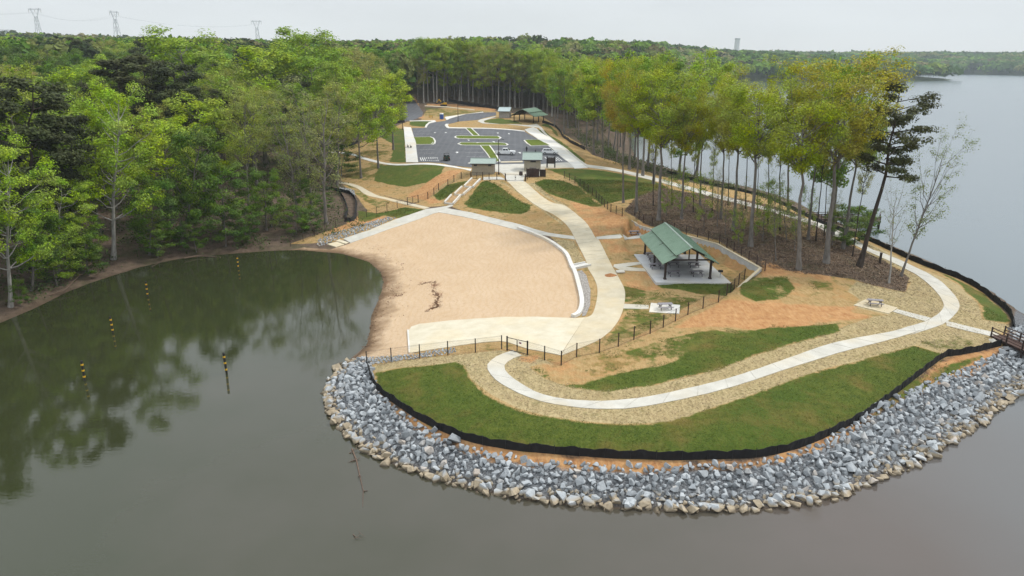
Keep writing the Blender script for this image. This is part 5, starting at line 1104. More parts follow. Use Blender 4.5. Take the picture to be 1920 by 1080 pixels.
def make_tree(seed, Ht, rad, cb, nl, nsub, leaves, ls, cl, trunk_r, up=.55, bark=B_grey, leaf='lush', shape='dome', fork=.0, wob=.02, flat=.75, split=0.0):
    """Ht height, rad crown radius, cb crown base fraction, nl limbs, leaves per clump, ls leaf size, cl clump radius"""
    rg = np.random.default_rng(seed); nT = 12; z = np.linspace(0, Ht * .93, nT); w = np.cumsum(rg.normal(0, Ht * wob * .35, (nT, 2)), axis=0); w -= w[0]; w *= (np.linspace(0, 1, nT) ** .7)[:, None]
    T = np.c_[w, z]; tr = trunk_r * (1 - .86 * np.linspace(0, 1, nT) ** 1.1); tr[0] *= 1.55; tr[1] *= 1.05
    polys = [(T, tr, 8)]; clumps = []
    def tp(f): return np.array([np.interp(f * Ht, z, T[:, k]) for k in range(3)])
    for i in range(nl):
        f = cb + (.96 - cb) * ((i + rg.uniform(0, .8)) / nl); az = i * 2.399 + rg.normal(0, .35); rel = (f - cb) / (1 - cb)
        if shape == 'dome': pr = math.sqrt(max(.05, 1 - (abs(rel - .38) / .68) ** 2.2))
        elif shape == 'vase': pr = .35 + .75 * math.sin(min(1, rel * 1.05) * math.pi * .72)
        elif shape == 'cone': pr = 1.0 - .8 * rel
        elif shape == 'pine': pr = math.sqrt(max(.06, 1 - (abs(rel - .45) / .6) ** 2)) * rg.uniform(.55, 1.1)
        else: pr = 1
        L0 = rad * pr * rg.uniform(.72, 1.12); el = up * rg.uniform(.6, 1.3) + .35 * rel
        dh = np.array([math.cos(az), math.sin(az), 0]); base = tp(max(.05, f - math.tan(min(1.2, el)) * L0 / Ht * .55)); n_ = 5; s = np.linspace(0, 1, n_)[:, None]
        rise = L0 * math.tan(min(1.2, el)); pts = base + dh * L0 * s + np.array([0, 0, 1.]) * rise * (s ** 1.4 if shape != 'pine' else s * .6) + rg.normal(0, L0 * .045, (n_, 3)) * s
        r0 = max(.03, trunk_r * .42 * (1 - .55 * rel)); polys.append((pts, r0 * (1 - .85 * s[:, 0]), 5)); clumps.append((pts[-1], 1.0))
        for k in range(nsub):
            j = rg.uniform(.4, .95); p0 = pts[0] + (pts[-1] - pts[0]) * j; p0 = np.array([np.interp(j, np.linspace(0, 1, n_), pts[:, q]) for q in range(3)])
            a2 = az + rg.choice([-1, 1]) * rg.uniform(.4, 1.1); d2 = np.array([math.cos(a2), math.sin(a2), rg.uniform(.1, .8) if shape != 'pine' else rg.uniform(-.05, .3)]); L2 = L0 * rg.uniform(.25, .5)
            q = p0 + d2 * L2 * np.linspace(0, 1, 3)[:, None] + rg.normal(0, .04 * L2, (3, 3)); polys.append((q, r0 * .45 * np.array([1, .6, .2]), 4)); clumps.append((q[-1], .85))
            if j > .55: clumps.append(((p0 + q[-1]) / 2, .7))
    clumps.append((tp(.93), 1.0)); clumps.append((tp(.99) + [0, 0, Ht * .01], .9))
    tv, tq = tubes(polys)
    if leaves <= 0: return mesh_np("trunk", tv, tq, bark, True), None
    Cs, Ns, Ss = [], [], []; mid = np.array([*tp(.5 * (cb + 1))[:2], Ht * (cb + .45 * (1 - cb))])
    for c, k in clumps:
        n_ = int(leaves * rg.uniform(.55, 1.35) * k); d = rg.normal(size=(n_, 3)); d /= np.linalg.norm(d, axis=1)[:, None] + 1e-9
        r = cl * k * rg.uniform(.75, 1.25) * rg.uniform(.25, 1, (n_, 1)) ** .55; o = d * r * np.array([1, 1, flat]); Cs.append(c + o); out = (c - mid); out = out / (np.linalg.norm(out) + 1e-6)
        Ns.append(d * .8 + out * .45 + np.array([0, 0, .55]) + rg.normal(0, .45, (n_, 3))); Ss.append(ls * rg.uniform(.6, 1.35, n_))
    lv, lq = leaf_quads(np.concatenate(Cs), np.concatenate(Ns), np.concatenate(Ss), rg)
    return mesh_np("trunk", tv, tq, bark, True), mesh_np("crown", lv, lq, L_[leaf], False)
KIND = {}
def ztop(me):
    a = np.empty(len(me.vertices) * 3, np.float32); me.vertices.foreach_get("co", a); return float(np.percentile(a[2::3], 99.7))
def kind(k, n_, **kw):
    KIND[k] = []
    for i in range(n_):
        pr = make_tree(1000 + 37 * i + sum(map(ord, k)), **kw); KIND[k].append((pr, ztop(pr[1] or pr[0])))
kind('lush', 4, Ht=26, rad=5.2, cb=.30, nl=26, nsub=3, leaves=100, ls=.215, cl=1.65, trunk_r=.34, leaf='lush')
kind('wood', 4, Ht=26, rad=5.6, cb=.38, nl=20, nsub=3, leaves=90, ls=.24, cl=1.8, trunk_r=.30, leaf='lush', bark=B_grey)
kind('stem', 2, Ht=27, rad=5.0, cb=.5, nl=20, nsub=3, leaves=90, ls=.24, cl=1.7, trunk_r=.36, leaf='lush', bark=B_pale)
kind('mid', 3, Ht=24, rad=4.8, cb=.25, nl=24, nsub=3, leaves=95, ls=.21, cl=1.6, trunk_r=.30, leaf='mid')
kind('lime', 2, Ht=26, rad=5.5, cb=.28, nl=28, nsub=4, leaves=110, ls=.145, cl=1.35, trunk_r=.32, leaf='lime', bark=B_pale, flat=.7)
kind('olive', 4, Ht=30, rad=5.3, cb=.58, nl=30, nsub=3, leaves=125, ls=.15, cl=1.6, trunk_r=.34, up=.8, leaf='olive', shape='vase', wob=.02)
kind('thin', 3, Ht=28, rad=3.6, cb=.52, nl=20, nsub=3, leaves=48, ls=.13, cl=1.3, trunk_r=.26, up=.8, leaf='olive', shape='vase', wob=.03, bark=B_dark)
kind('tan', 3, Ht=26, rad=4.8, cb=.40, nl=24, nsub=4, leaves=56, ls=.16, cl=1.3, trunk_r=.28, up=.75, leaf='tan', shape='dome')
kind('pine', 3, Ht=28, rad=4.6, cb=.34, nl=30, nsub=4, leaves=90, ls=.20, cl=1.3, trunk_r=.32, up=.4, leaf='pine', bark=B_dark, shape='pine', flat=.7)
kind('bud', 3, Ht=22, rad=3.6, cb=.30, nl=22, nsub=4, leaves=26, ls=.11, cl=1.0, trunk_r=.22, up=.9, leaf='bud', shape='vase', wob=.035)
kind('bare', 2, Ht=18, rad=3.0, cb=.42, nl=16, nsub=5, leaves=9, ls=.09, cl=.8, trunk_r=.20, up=.95, leaf='bud', bark=B_pale, shape='vase', wob=.05)
kind('sap', 3, Ht=9, rad=2.3, cb=.15, nl=18, nsub=4, leaves=30, ls=.085, cl=.75, trunk_r=.09, up=.5, leaf='spring', wob=.05)
kind('sapm', 3, Ht=10, rad=2.6, cb=.15, nl=18, nsub=3, leaves=60, ls=.125, cl=.85, trunk_r=.10, up=.5, leaf='mid', wob=.05)
kind('lone_pine', 1, Ht=30, rad=5.2, cb=.50, nl=24, nsub=4, leaves=75, ls=.17, cl=1.1, trunk_r=.36, up=.3, leaf='pine', bark=B_dark, shape='pine', flat=.65)
NAME = dict(lush='leafy_tree', wood='leafy_tree', stem='leafy_tree', mid='leafy_tree', lime='leafy_tree', olive='tall_tree', thin='tall_tree', tan='budding_tree', pine='pine_tree', bud='budding_tree', bare='bare_tree', sap='sapling', sapm='sapling', lone_pine='pine_tree')
placed = []
def tree(k, x, y, top, label, group=None, lean=None, wide=1.0, cat='tree', base=None):
    (tm, cm), H0 = random.choice(KIND[k]); z = float(H(x, y)) - .15 if base is None else base
    t = D.objects.new(NAME[k], None); COL.objects.link(t); t.location = (x, y, z); t.empty_display_size = 1
    d = Vector((0, 0, top - z)) if lean is None else Vector(lean) - Vector((x, y, z)); s = d.length / H0
    q = d.to_track_quat('Z', 'Y') if lean is not None else Quaternion(); q = q @ Quaternion((0, 0, 1), random.uniform(0, 6.28))
    t.rotation_mode = 'QUATERNION'; t.rotation_quaternion = q; sw_ = s * wide * random.uniform(.92, 1.1); t.scale = (sw_, sw_, s)
    o = D.objects.new("trunk", tm); COL.objects.link(o); o.parent = t
    if cm: o = D.objects.new("crown", cm); COL.objects.link(o); o.parent = t
    tag(t, label, cat, group); placed.append((x, y)); return t
def hero(k, ub, vb, ut, vt, label, wide=1.0, group=None):   # base and top as seen
    b = G(ub, vb); tp = AT(ut, vt, b[1]); return tree(k, b[0], b[1], tp[2], label, group, lean=tuple(tp), wide=wide)
def deep(k, ut, vt, y, label, wide=1.0, group=None):         # crown top seen, base hidden, y metres away
    tp = AT(ut, vt, y); return tree(k, tp[0], y, tp[2], label, group, wide=wide)
# --- the stand on the right bank
RB = "tall trees of the right bank stand"
for a in [
 ('olive', 1169, 380, 1165, 112, "slim olive tree at the left end of the bank stand by the lower lawn", .75),
 ('olive', 1193, 398, 1200, 100, "olive tree second from the left in the bank stand", .9),
 ('olive', 1235, 413, 1255, 122, "golden olive tree with a broad crown behind the shelter's far pad", 1.25),
 ('olive', 1278, 411, 1290, 150, "olive tree with a dark trunk straight behind the shelter ridge", .9),
 ('olive', 1313, 385, 1318, 165, "slender olive tree behind the shelter's right eave", .8),
 ('wood', 1305, 330, 1335, 95, "bright green round crowned tree at the water behind the bank stand", 1.0),
 ('olive', 1351, 411, 1368, 150, "olive tree with a thin dark trunk above the wall bend", .9),
 ('olive', 1375, 433, 1395, 128, "olive tree above the middle of the retaining wall", 1.0),
 ('olive', 1407, 462, 1428, 118, "olive tree with a pale thick trunk near the wall's right part", 1.15),
 ('olive', 1478, 404, 1478, 128, "olive tree with a dark trunk at the middle back of the stand", .9),
 ('olive', 1498, 505, 1508, 108, "tall olive tree with a pale forked trunk nearest the clay slope", 1.1),
 ('olive', 1549, 493, 1592, 96, "tallest olive tree with a thick pale leaning trunk", 1.35),
 ('olive', 1515, 450, 1545, 135, "olive tree with a thin dark trunk behind the tallest one", .8),
 ('olive', 1580, 467, 1632, 140, "olive tree leaning right beside the evergreen bush", .85),
 ('lush', 1560, 440, 1600, 104, "bright green topped tree in the middle of the right bank stand", .8),
 ('lone_pine', 1611, 500, 1712, 156, "dark pine leaning out to the right over the lake", 1.0),
 ('bare', 1667, 531, 1694, 312, "small bare pale tree with forked limbs beside the trail", .8),
 ('bud', 1689, 518, 1800, 214, "slim nearly bare tree leaning far right over the trail", .85),
 ('bud', 1455, 489, 1450, 300, "small thin pale budding tree before the bank stand", .6),
 ]: hero(a[0], *a[1:5], a[5], a[6], RB)
k_ = 0
for ub, vb, ut, vt, w_ in [(1260, 385, 1262, 190, .6), (1335, 400, 1340, 215, .6), (1398, 392, 1402, 190, .7), (1440, 420, 1446, 180, .65), (1462, 432, 1472, 165, .7), (1530, 452, 1548, 190, .6), (1598, 482, 1636, 235, .55), (1420, 400, 1425, 210, .6), (1365, 385, 1372, 195, .6), (1300, 398, 1304, 205, .6), (1225, 385, 1228, 200, .6), (1545, 445, 1556, 215, .55)]:
    hero('thin', ub, vb, ut, vt, "thin dark trunked understory tree inside the right bank stand", w_, "thin trees inside the right bank stand")
for ub, vb, ut, vt in [(1320, 425, 1322, 320), (1360, 440, 1362, 345), (1395, 440, 1390, 330), (1430, 452, 1436, 335), (1475, 450, 1470, 330), (1385, 462, 1383, 390), (1515, 440, 1518, 345), (1490, 470, 1492, 380), (1345, 425, 1348, 300), (1250, 405, 1252, 330), (1280, 405, 1282, 310), (1560, 460, 1566, 330), (1450, 440, 1453, 360)]:
    hero(random.choice(['sap', 'bud', 'sap', 'bud']), ub, vb, ut, vt, "small leafy green sapling among the right bank trunks", .7, "saplings among the right bank trunks")
for ub, vb, ut, vt, l in [(1588, 462, 1592, 385, "dense dark green bush beside the pier under the pines"), (1612, 452, 1612, 388, "dense bright green bush at the pier end of the stand")]: hero('sapm', ub, vb, ut, vt, l, 2.0)
RS = "trees of the right strip between lot and lake"
for i, (ub, vb, ut, vt) in enumerate([(1085, 262, 1082, 118), (1100, 275, 1098, 125), (1113, 290, 1115, 108), (1130, 296, 1135, 118), (1157, 304, 1158, 110), (1058, 252, 1055, 118), (1040, 238, 1040, 122), (1180, 318, 1190, 112), (1205, 330, 1212, 98), (1140, 280, 1150, 112), (1120, 265, 1122, 116), (1150, 285, 1172, 118), (1168, 295, 1185, 125), (1080, 240, 1078, 112), (1100, 250, 1105, 108), (1225, 345, 1240, 110), (1190, 300, 1200, 104), (1065, 240, 1062, 108), (1215, 318, 1226, 100)]):
    hero(['wood', 'olive', 'wood', 'wood', 'olive'][i % 5], ub, vb, ut, vt, "tall green tree with bare lower trunk in the strip right of the lot", .95, RS)
# --- the wood left of the cove: front edge
for a in [
 ('lime', 213, 486, 222, 158, "airy lime green tree with a pale trunk base standing at the cove edge", 1.0),
 ('lime', 110, 520, 112, 330, "low spreading lime green tree at the left bank", 1.25),
 ('lime', 20, 575, 15, 262, "lime green tree cut by the left picture edge", .9),
 ('mid', 342, 452, 385, 236, "light green drooping tree right of the airy lime tree", 1.0),
 ('tan', 467, 396, 452, 165, "olive tan tree with a straight pale trunk at the wood edge", 1.0),
 ('bud', 612, 420, 596, 142, "grey budding tree at the wood edge above the drain", 1.35),
 ('bud', 585, 404, 560, 150, "grey budding tree leaning left beside the drain loop", 1.3),
 ('bud', 560, 412, 525, 170, "sparse grey brown budding tree near the cove head", 1.2),
 ('tan', 632, 350, 640, 150, "tan green tree between the two left paths", .9),
 ('mid', 280, 478, 285, 330, "dark green small tree on the bank below the pines", 1.2),
 ('mid', 60, 545, 60, 380, "dark green small tree overhanging the water at left", 1.2),
 ('mid', 420, 440, 420, 300, "mid green small tree beside the cove head", 1.3),
 ('mid', 500, 432, 498, 315, "mid green small tree in front of the budding trees", 1.2),
 ('mid', 165, 512, 160, 400, "small dark green tree behind the left shore branches", 1.3),
 ('pine', 60, 505, 55, 148, "dark pine at the left picture edge", 1.25),
 ('pine', 130, 480, 128, 215, "shorter dark pine behind the lime trees", 1.2),
 ]: hero(a[0], *a[1:5], a[5], a[6])
for a in [('pine', 212, 108, 178, "dark pine with a broad crown, left of the three dark crowns", 1.5), ('pine', 272, 104, 186, "dark pine in the middle of the three dark crowns", 1.5), ('pine', 322, 118, 182, "dark pine, right of the three dark crowns", 1.45), ('pine', 345, 165, 165, "lower dark pine in front of the three dark crowns", 1.3), ('pine', 20, 170, 165, "dark pine behind the lime trees at the left edge", 1.3),
          ('pine', 268, 70, 330, "distant dark pine rising between pale crowns", 1.1), ('lush', 345, 50, 245, "big bright green dome crowned tree above the dark pines", 1.75), ('lush', 475, 80, 215, "broad bright green tree in front of the far hill", 1.6), ('lush', 560, 52, 255, "tall bright green tree with the highest crown left of centre", 1.55), ('tan', 415, 122, 200, "yellow green crowned tree right of the dark pines", 1.2),
          ('lush', 590, 84, 225, "bright green tree right of the tallest left crown", 1.3), ('mid', 55, 98, 250, "dark green round crowned tree at the left", 1.5), ('lush', 130, 130, 215, "bright green tree left of the dark pines", 1.3), ('tan', 660, 90, 260, "pale tan green tree near the far road", 1.2), ('tan', 690, 100, 250, "tan budding tree left of the far road", 1.1), ('lush', 620, 110, 210, "green tree on the hill above the silt fence", 1.2), ('wood', 700, 150, 205, "green tree at the edge of the left hill grass", 1.0), ('wood', 665, 145, 195, "green tree behind the black silt fence on the left hill", 1.0), ('wood', 730, 130, 235, "green tree at the road mouth left side", 1.0)]: deep(*a)
SH = "saplings and shrubs along the left cove bank"
for i in range(17):
    u = random.uniform(0, 610); v = np.interp(u, [0, 130, 340, 420, 560, 640], [606, 546, 485, 470, 440, 400]) - random.uniform(4, 26); b = G(u, v)
    if b[2] > .3: tree(random.choice(['sap', 'sapm', 'sapm', 'sapm']), b[0], b[1], b[2] + random.uniform(4, 10), "young leafy tree growing on the left cove bank", SH, wide=random.uniform(1.0, 1.7))
for ub, vb, ut, vt in [(555, 440, 552, 385), (580, 432, 578, 390), (600, 300, 598, 245), (640, 330, 640, 270), (700, 432, 700, 422)][:4]: hero('sapm', ub, vb, ut, vt, "green shrub at the edge of the left wood near the drain", 1.6, "shrubs near the drain")
# --- the rest of the near wood: random, but each a tree of its own
openw = [np.array(Gs([(690, 640), (545, 480), (600, 450), (700, 430), (655, 415), (640, 345), (600, 300), (690, 250), (762, 226), (768, 180), (776, 176), (800, 205), (860, 193), (1040, 212), (1062, 235), (1080, 262), (1110, 290), (1150, 308), (1240, 332), (1380, 358), (1540, 410), (1640, 455), (1780, 510), (1900, 600), (1900, 660), (1300, 860), (900, 840), (680, 700)])), ]
def free(x, y, sp):
    if float(-sdf(np.array([x]), np.array([y]), lake)[0]) < 3: return False
    for w in openw:
        if float(sdf(np.array([x]), np.array([y]), w)[0]) > -2.0: return False
    pp = np.array(placed); return np.min((pp[:, 0] - x) ** 2 + (pp[:, 1] - y) ** 2) > sp * sp
LBL = dict(lush="bright green tree in the wood left of the parking lot", wood="green tree in the wood left of the parking lot", mid="dark leaved tree in the wood left of the parking lot", tan="tan budding tree in the wood left of the parking lot", pine="dark pine in the wood left of the parking lot")
LBF = dict(lush="bright green tree in the wood beyond the parking lot", wood="green tree in the wood beyond the parking lot", mid="dark leaved tree in the wood beyond the parking lot", tan="tan budding tree in the wood beyond the parking lot", pine="dark pine in the wood beyond the parking lot")
cnt = 0; rg = np.random.default_rng(5)
# front rows of the far wood facing the lot
for i, u in enumerate(np.arange(782, 1050, 9.5)):
    v = np.interp(u, [780, 860, 930, 1010, 1050], [196, 192, 202, 208, 226]) - 2; b = G(u + random.uniform(-3, 3), v)
    k = random.choice(['stem', 'lush', 'stem', 'lush', 'tan', 'stem']); tree(k, b[0], b[1] + random.uniform(0, 7), b[2] + random.uniform(25, 34), "tall trunked tree in the front row of the wood beyond the lot", "front row of the wood beyond the lot", wide=.95)
tries = 0
while cnt < 165 and tries < 9000:
    tries += 1; y = 120 + (430 - 120) * rg.uniform() ** .8; x = rg.uniform(-.76 * y - 4, .26 * y)
    if not free(x, y, 8.2 if y < 200 else 10.0): continue
    left = x < -.13 * y; k = rg.choice(['lush', 'wood', 'mid', 'tan', 'pine'], p=[.44, .18, .18, .11, .09]); g = float(H(x, y))
    tree(k, x, y, g + rg.uniform(20, 27) * (1.1 if k == 'pine' else 1), (LBL if left else LBF)[k], "trees of the wood left of the lot" if left else "trees of the wood beyond the lot", wide=rg.uniform(1.05, 1.4)); cnt += 1
# --- the same bank a little farther round the cove (its trees show in the water)
for x, y in [(-79, 92), (-86, 84), (-92, 76), (-88, 98), (-97, 88), (-104, 78), (-99, 70), (-108, 67), (-84, 104), (-96, 104)]:
    tree(random.choice(['lush', 'mid', 'pine', 'mid']), x, y, float(H(x, y)) + rg.uniform(25, 30), "tree on the cove bank at the left picture edge, seen in the water", "trees on the bank at the left picture edge", wide=1.25)
# --- everything farther: one canopy mass
def far_woods():
    m = NT("far_canopy"); c = m.n("ShaderNodeAttribute", attribute_name="leaf").outputs["Color"]; g = m.n("ShaderNodeNewGeometry"); hs = m.n("ShaderNodeHueSaturation"); m.l(c, hs.inputs["Color"]); m.put(hs.inputs["Value"], m.rng(g.outputs["Random Per Island"], 0, 1, .65, 1.35))
    m.fin(hs.outputs[0], .8, .1); tr = m.n("ShaderNodeBsdfTranslucent"); m.l(hs.outputs[0], tr.inputs[0]); mxs = m.n("ShaderNodeMixShader"); mxs.inputs[0].default_value = .3
    m.l(m.b.outputs[0], mxs.inputs[1]); m.l(tr.outputs[0], mxs.inputs[2]); m.l(mxs.outputs[0], m.out.inputs[0]); return m.m
rg = np.random.default_rng(21); X, Y, S_ = [], [], []; r = 300.0
while r < 3000:
    sp = max(8.5, r * .0155); n_ = int(r * 1.5 / sp); a = (np.arange(n_) + rg.uniform(0, 1, n_)) / n_ * 1.5 - .75; rr = r + rg.uniform(-.5, .5, n_) * max(9, r * .022); X += list(rr * np.sin(a)); Y += list(rr * np.cos(a)); S_ += [sp] * n_; r += max(9, r * .022)
X, Y, S_ = map(np.array, (X, Y, S_)); ok = (-sdf(X, Y, lake) > 4)
pl = np.array(placed); near = np.array([np.min((pl[:, 0] - x) ** 2 + (pl[:, 1] - y) ** 2) for x, y in zip(X, Y)]); ok &= near > (S_ * .85) ** 2
for w in openw: ok &= sdf(X, Y, w) < -3
ok &= (Y > 330); X, Y, S_ = X[ok], Y[ok], S_[ok]; Z = H(X, Y)
PAL = np.array([(.17, .30, .03), (.12, .24, .028), (.23, .32, .04), (.24, .26, .08), (.22, .20, .09), (.045, .07, .025), (.15, .26, .035), (.20, .24, .07), (.08, .16, .03)])
LV, LC = [], []; TV, TQ = [], []; tb = 0
for x, y, s, z in zip(X, Y, S_, Z):
    dist = math.hypot(x, y); n_ = int(np.clip(210 * 400 / dist, 60, 230)); hgt = rg.uniform(19, 26) if dist < 1100 else rg.uniform(20, 27); cr_ = s * rg.uniform(.55, .98); ch = rg.uniform(9, 15)
    d = rg.normal(size=(n_, 3)); d[:, 2] = np.abs(d[:, 2]) * 1.1 - .55; d /= np.linalg.norm(d, axis=1)[:, None]; rad_ = rg.uniform(.8, 1.06, (n_, 1)); lump = 1 + .16 * np.sin(d[:, :1] * 5 + x) * np.cos(d[:, 1:2] * 5 + y)
    c = np.array([x, y, z + hgt - ch * .55]) + d * rad_ * lump * np.array([cr_, cr_, ch * .6]); sz = cr_ * rg.uniform(.16, .30, n_) * (1.0 if dist < 900 else 1.3)
    v, q = leaf_quads(c, d + rg.normal(0, .5, (n_, 3)) + [0, 0, .3], sz, rg, .75); pi = rg.integers(len(PAL)) if dist < 1300 or rg.uniform() < .6 else 8
    if rg.uniform() < (.38 if (x < -180 and dist > 620) else .09 if x < 0 else .04): pi = 5
    LV.append(v); LC.append(np.repeat(PAL[pi][None] * rg.uniform(.7, 1.05), len(v), 0))
    tv, tq = tubes([(np.array([[x, y, z - .5], [x, y, z + hgt - ch * .6]]), [.3, .2], 4)]); TV.append(tv); TQ.append(tq + tb); tb += len(tv)
LV = np.concatenate(LV); LC = np.concatenate(LC); fme = mesh_np("distant_forest", LV, np.arange(len(LV)).reshape(-1, 4), far_woods())
at = fme.attributes.new("leaf", 'FLOAT_COLOR', 'POINT'); at.data.foreach_set("color", np.c_[LC, np.ones(len(LC))].astype(np.float32).ravel())
fo = tag(link("distant_forest", fme), "mass of distant woods covering the hills and far shores", None, None, "stuff")
tag(link("trunks", mesh_np("trunks", np.concatenate(TV), np.concatenate(TQ), B_grey), fo), kind="stuff")
print("TREES", len(placed), "far", len(X))
def cover_at(arr, x, y):
    i = np.clip(np.searchsorted(XS, x) - 1, 0, nx - 2); j = np.clip(np.searchsorted(YS, y) - 1, 0, ny - 2); return arr.reshape(ny, nx)[j, i]
# --- low ground cover under the woods
n_ = 9000; x = rg.uniform(-160, 90, n_); y = rg.uniform(85, 330, n_); ok = (-sdf(x, y, lake) > 1.0) & (np.abs(x) < .78 * y + 5)
for w in openw: ok &= sdf(x, y, w) < -.5
x, y = x[ok], y[ok]; C_ = np.repeat(np.c_[x, y, H(x, y)], 26, 0); n_ = len(C_); C_ = C_ + rg.normal(0, 1, (n_, 3)) * np.array([.75, .75, .45]) + [0, 0, .6]
_k = ~((C_[:, 0] > 15) & (cover_at(LS, C_[:, 0], C_[:, 1]) < 9)); C_ = C_[_k]; n_ = len(C_)
C_[:, 2] = np.maximum(C_[:, 2], H(C_[:, 0], C_[:, 1]) + .05); v, q = leaf_quads(C_, rg.normal(0, .5, (n_, 3)) + [0, 0, .8], rg.uniform(.12, .28, n_), rg)
tag(link("undergrowth", mesh_np("undergrowth", v, q, leaf_mat("undergrowth_leaves", [(.05, .075, .02), (.06, .09, .02)]))), "low leafy undergrowth on the forest floor", None, None, "stuff")
def grass_mat():
    m = NT("grass_blade"); g = m.n("ShaderNodeNewGeometry"); c = m.mix(m.rng(g.outputs["Random Per Island"], 0, 1), (.045, .075, .008), (.092, .120, .015)); c = m.mix(m.rng(m.noise(.22, 4, .55), .43, .62, 0, .8), c, (.16, .125, .032)); c = m.mix(m.rng(m.noise(.9, 4), .55, .72, 0, .6), c, (.21, .17, .06))
    return m.fin(m.mix(m.rng(m.noise(.07, 3), .42, .6, .45, 0), c, (.03, .065, .006)), .9, .1)
# --- grass blades and loose straw on the open ground
def mottle(x, y): return .5 * np.sin(x * .9 + 1.7 * np.sin(y * .6)) + .5 * np.sin(y * 1.1 + 1.3 * np.sin(x * .7 + 2)) 
slabs = [np.array([tuple(p) for p in ti] + [tuple(p) for p in to[::-1]]), np.array(Gs(pad)), np.array(w_prom), np.array(slab)]
def scatter(n_, test):
    y = 47 + (175 - 47) * rg.uniform(0, 1, n_) ** 1.5; x = rg.uniform(-30, 66, n_); k = test(x, y); x, y = x[k], y[k]
    for w in slabs: k = sdf_box(x, y, w, .5) < -.05; x, y = x[k], y[k]
    return x, y
x, y = scatter(420000, lambda x, y: (cover_at(grass.a, x, y) + .5 * mottle(x * 1.3, y * 1.3) > .1) & (cover_at(sand.a, x, y) < 0) & (cover_at(LS, x, y) > 1.2))
n_ = len(x); C_ = np.c_[x, y, H(x, y) + .05]; Nn = rg.normal(0, .38, (n_, 3)) + [0, 0, 1.1]
sz = rg.uniform(.03, .075, n_) * (1 + .012 * (y - 50)); v, q = leaf_quads(C_, Nn, sz, rg, .45)
tag(link("grass_blades", mesh_np("grass_blades", v, q, grass_mat())), "short lawn grass on the promontory and slopes", None, None, "stuff")
x, y = scatter(260000, lambda x, y: (cover_at(blanket.a, x, y) > .05) & (cover_at(grass.a, x, y) < .1) & (cover_at(clay.a, x, y) < .5) & (cover_at(sand.a, x, y) < -.2) & (cover_at(rocky.a, x, y) < 0))
n_ = len(x); C_ = np.c_[x, y, H(x, y) + .035]; v, q = leaf_quads(C_, rg.normal(0, .35, (n_, 3)) + [0, 0, 1], rg.uniform(.07, .17, n_) * (1 + .008 * (y - 50)), rg, .16)
tag(link("loose_straw", mesh_np("loose_straw", v, q, leaf_mat("straw_stalk", [(.34, .275, .15), (.38, .31, .18)], .1))), "loose straw mulch over the seeded ground", None, None, "stuff")
# --- leaf litter and twigs under the right bank stand
lw = np.array(Gs(litter_cut)); x = rg.uniform(lw[:, 0].min(), lw[:, 0].max(), 90000); y = rg.uniform(lw[:, 1].min(), lw[:, 1].max(), 90000); k = sdf_box(x, y, lw, 1.0) + .5 * mottle(x * 2, y * 2) > 0; x, y = x[k], y[k]; n_ = len(x)
v, q = leaf_quads(np.c_[x, y, H(x, y) + .04], rg.normal(0, .45, (n_, 3)) + [0, 0, 1], rg.uniform(.06, .17, n_), rg, .5); k = rg.integers(0, n_, 2600); v2, q2 = leaf_quads(np.c_[x[k], y[k], H(x[k], y[k]) + .10], rg.normal(0, .3, (len(k), 3)) + [0, 0, 1], rg.uniform(.3, .95, len(k)), rg, .06)
lm = NT("leaf_litter"); _g = lm.n("ShaderNodeNewGeometry"); _r = lm.n("ShaderNodeValToRGB"); lm.l(_g.outputs["Random Per Island"], _r.inputs[0]); _e = _r.color_ramp.elements; _e[0].color = (.075, .05, .033, 1); _e[1].color = (.32, .235, .165, 1); _k = _e.new(.6); _k.color = (.18, .125, .085, 1)
tag(link("leaf_litter", mesh_np("leaf_litter", np.concatenate([v, v2]), np.concatenate([q, q2 + len(v)]), lm.fin(_r.outputs[0], .95, .1))), "brown leaf litter and twigs under the right bank trees", None, None, "stuff")
# --- scraps of bark and weed on the sand
C_ = []
def scraps(px, n_, spread):
    w = smooth(Gs(px), 6); w = np.array(w)
    for i in range(n_):
        p = w[rg.integers(len(w))] + rg.normal(0, spread, 2) * rg.choice([.4, 1, 1.6]); C_.append((p[0], p[1], float(H(*p)) + .03))
scraps([(816, 528), (813, 545), (822, 556), (818, 568), (822, 574), (812, 578)], 420, .22); scraps([(790, 533), (800, 530), (808, 530)], 70, .25); scraps([(798, 585), (806, 580), (812, 578)], 60, .2)
scraps([(640, 478), (690, 494), (714, 513), (722, 530), (716, 560), (702, 592), (696, 625), (690, 650)], 420, .45); scraps([(690, 462), (730, 480), (752, 505), (745, 540), (720, 575), (712, 600)], 150, 1.1); scraps([(735, 545), (745, 555), (752, 552)], 60, .4)
C_ = np.array(C_); n_ = len(C_); v, q = leaf_quads(C_, rg.normal(0, .45, (n_, 3)) + [0, 0, 1], rg.uniform(.07, .2, n_), rg, .35)
tag(link("beach_scraps", mesh_np("beach_scraps", v, q, simple("dark_bark_scraps", (.17, .095, .055), .95, .5, 2))), "dark bark scraps washed and strewn over the sand", None, None, "stuff")
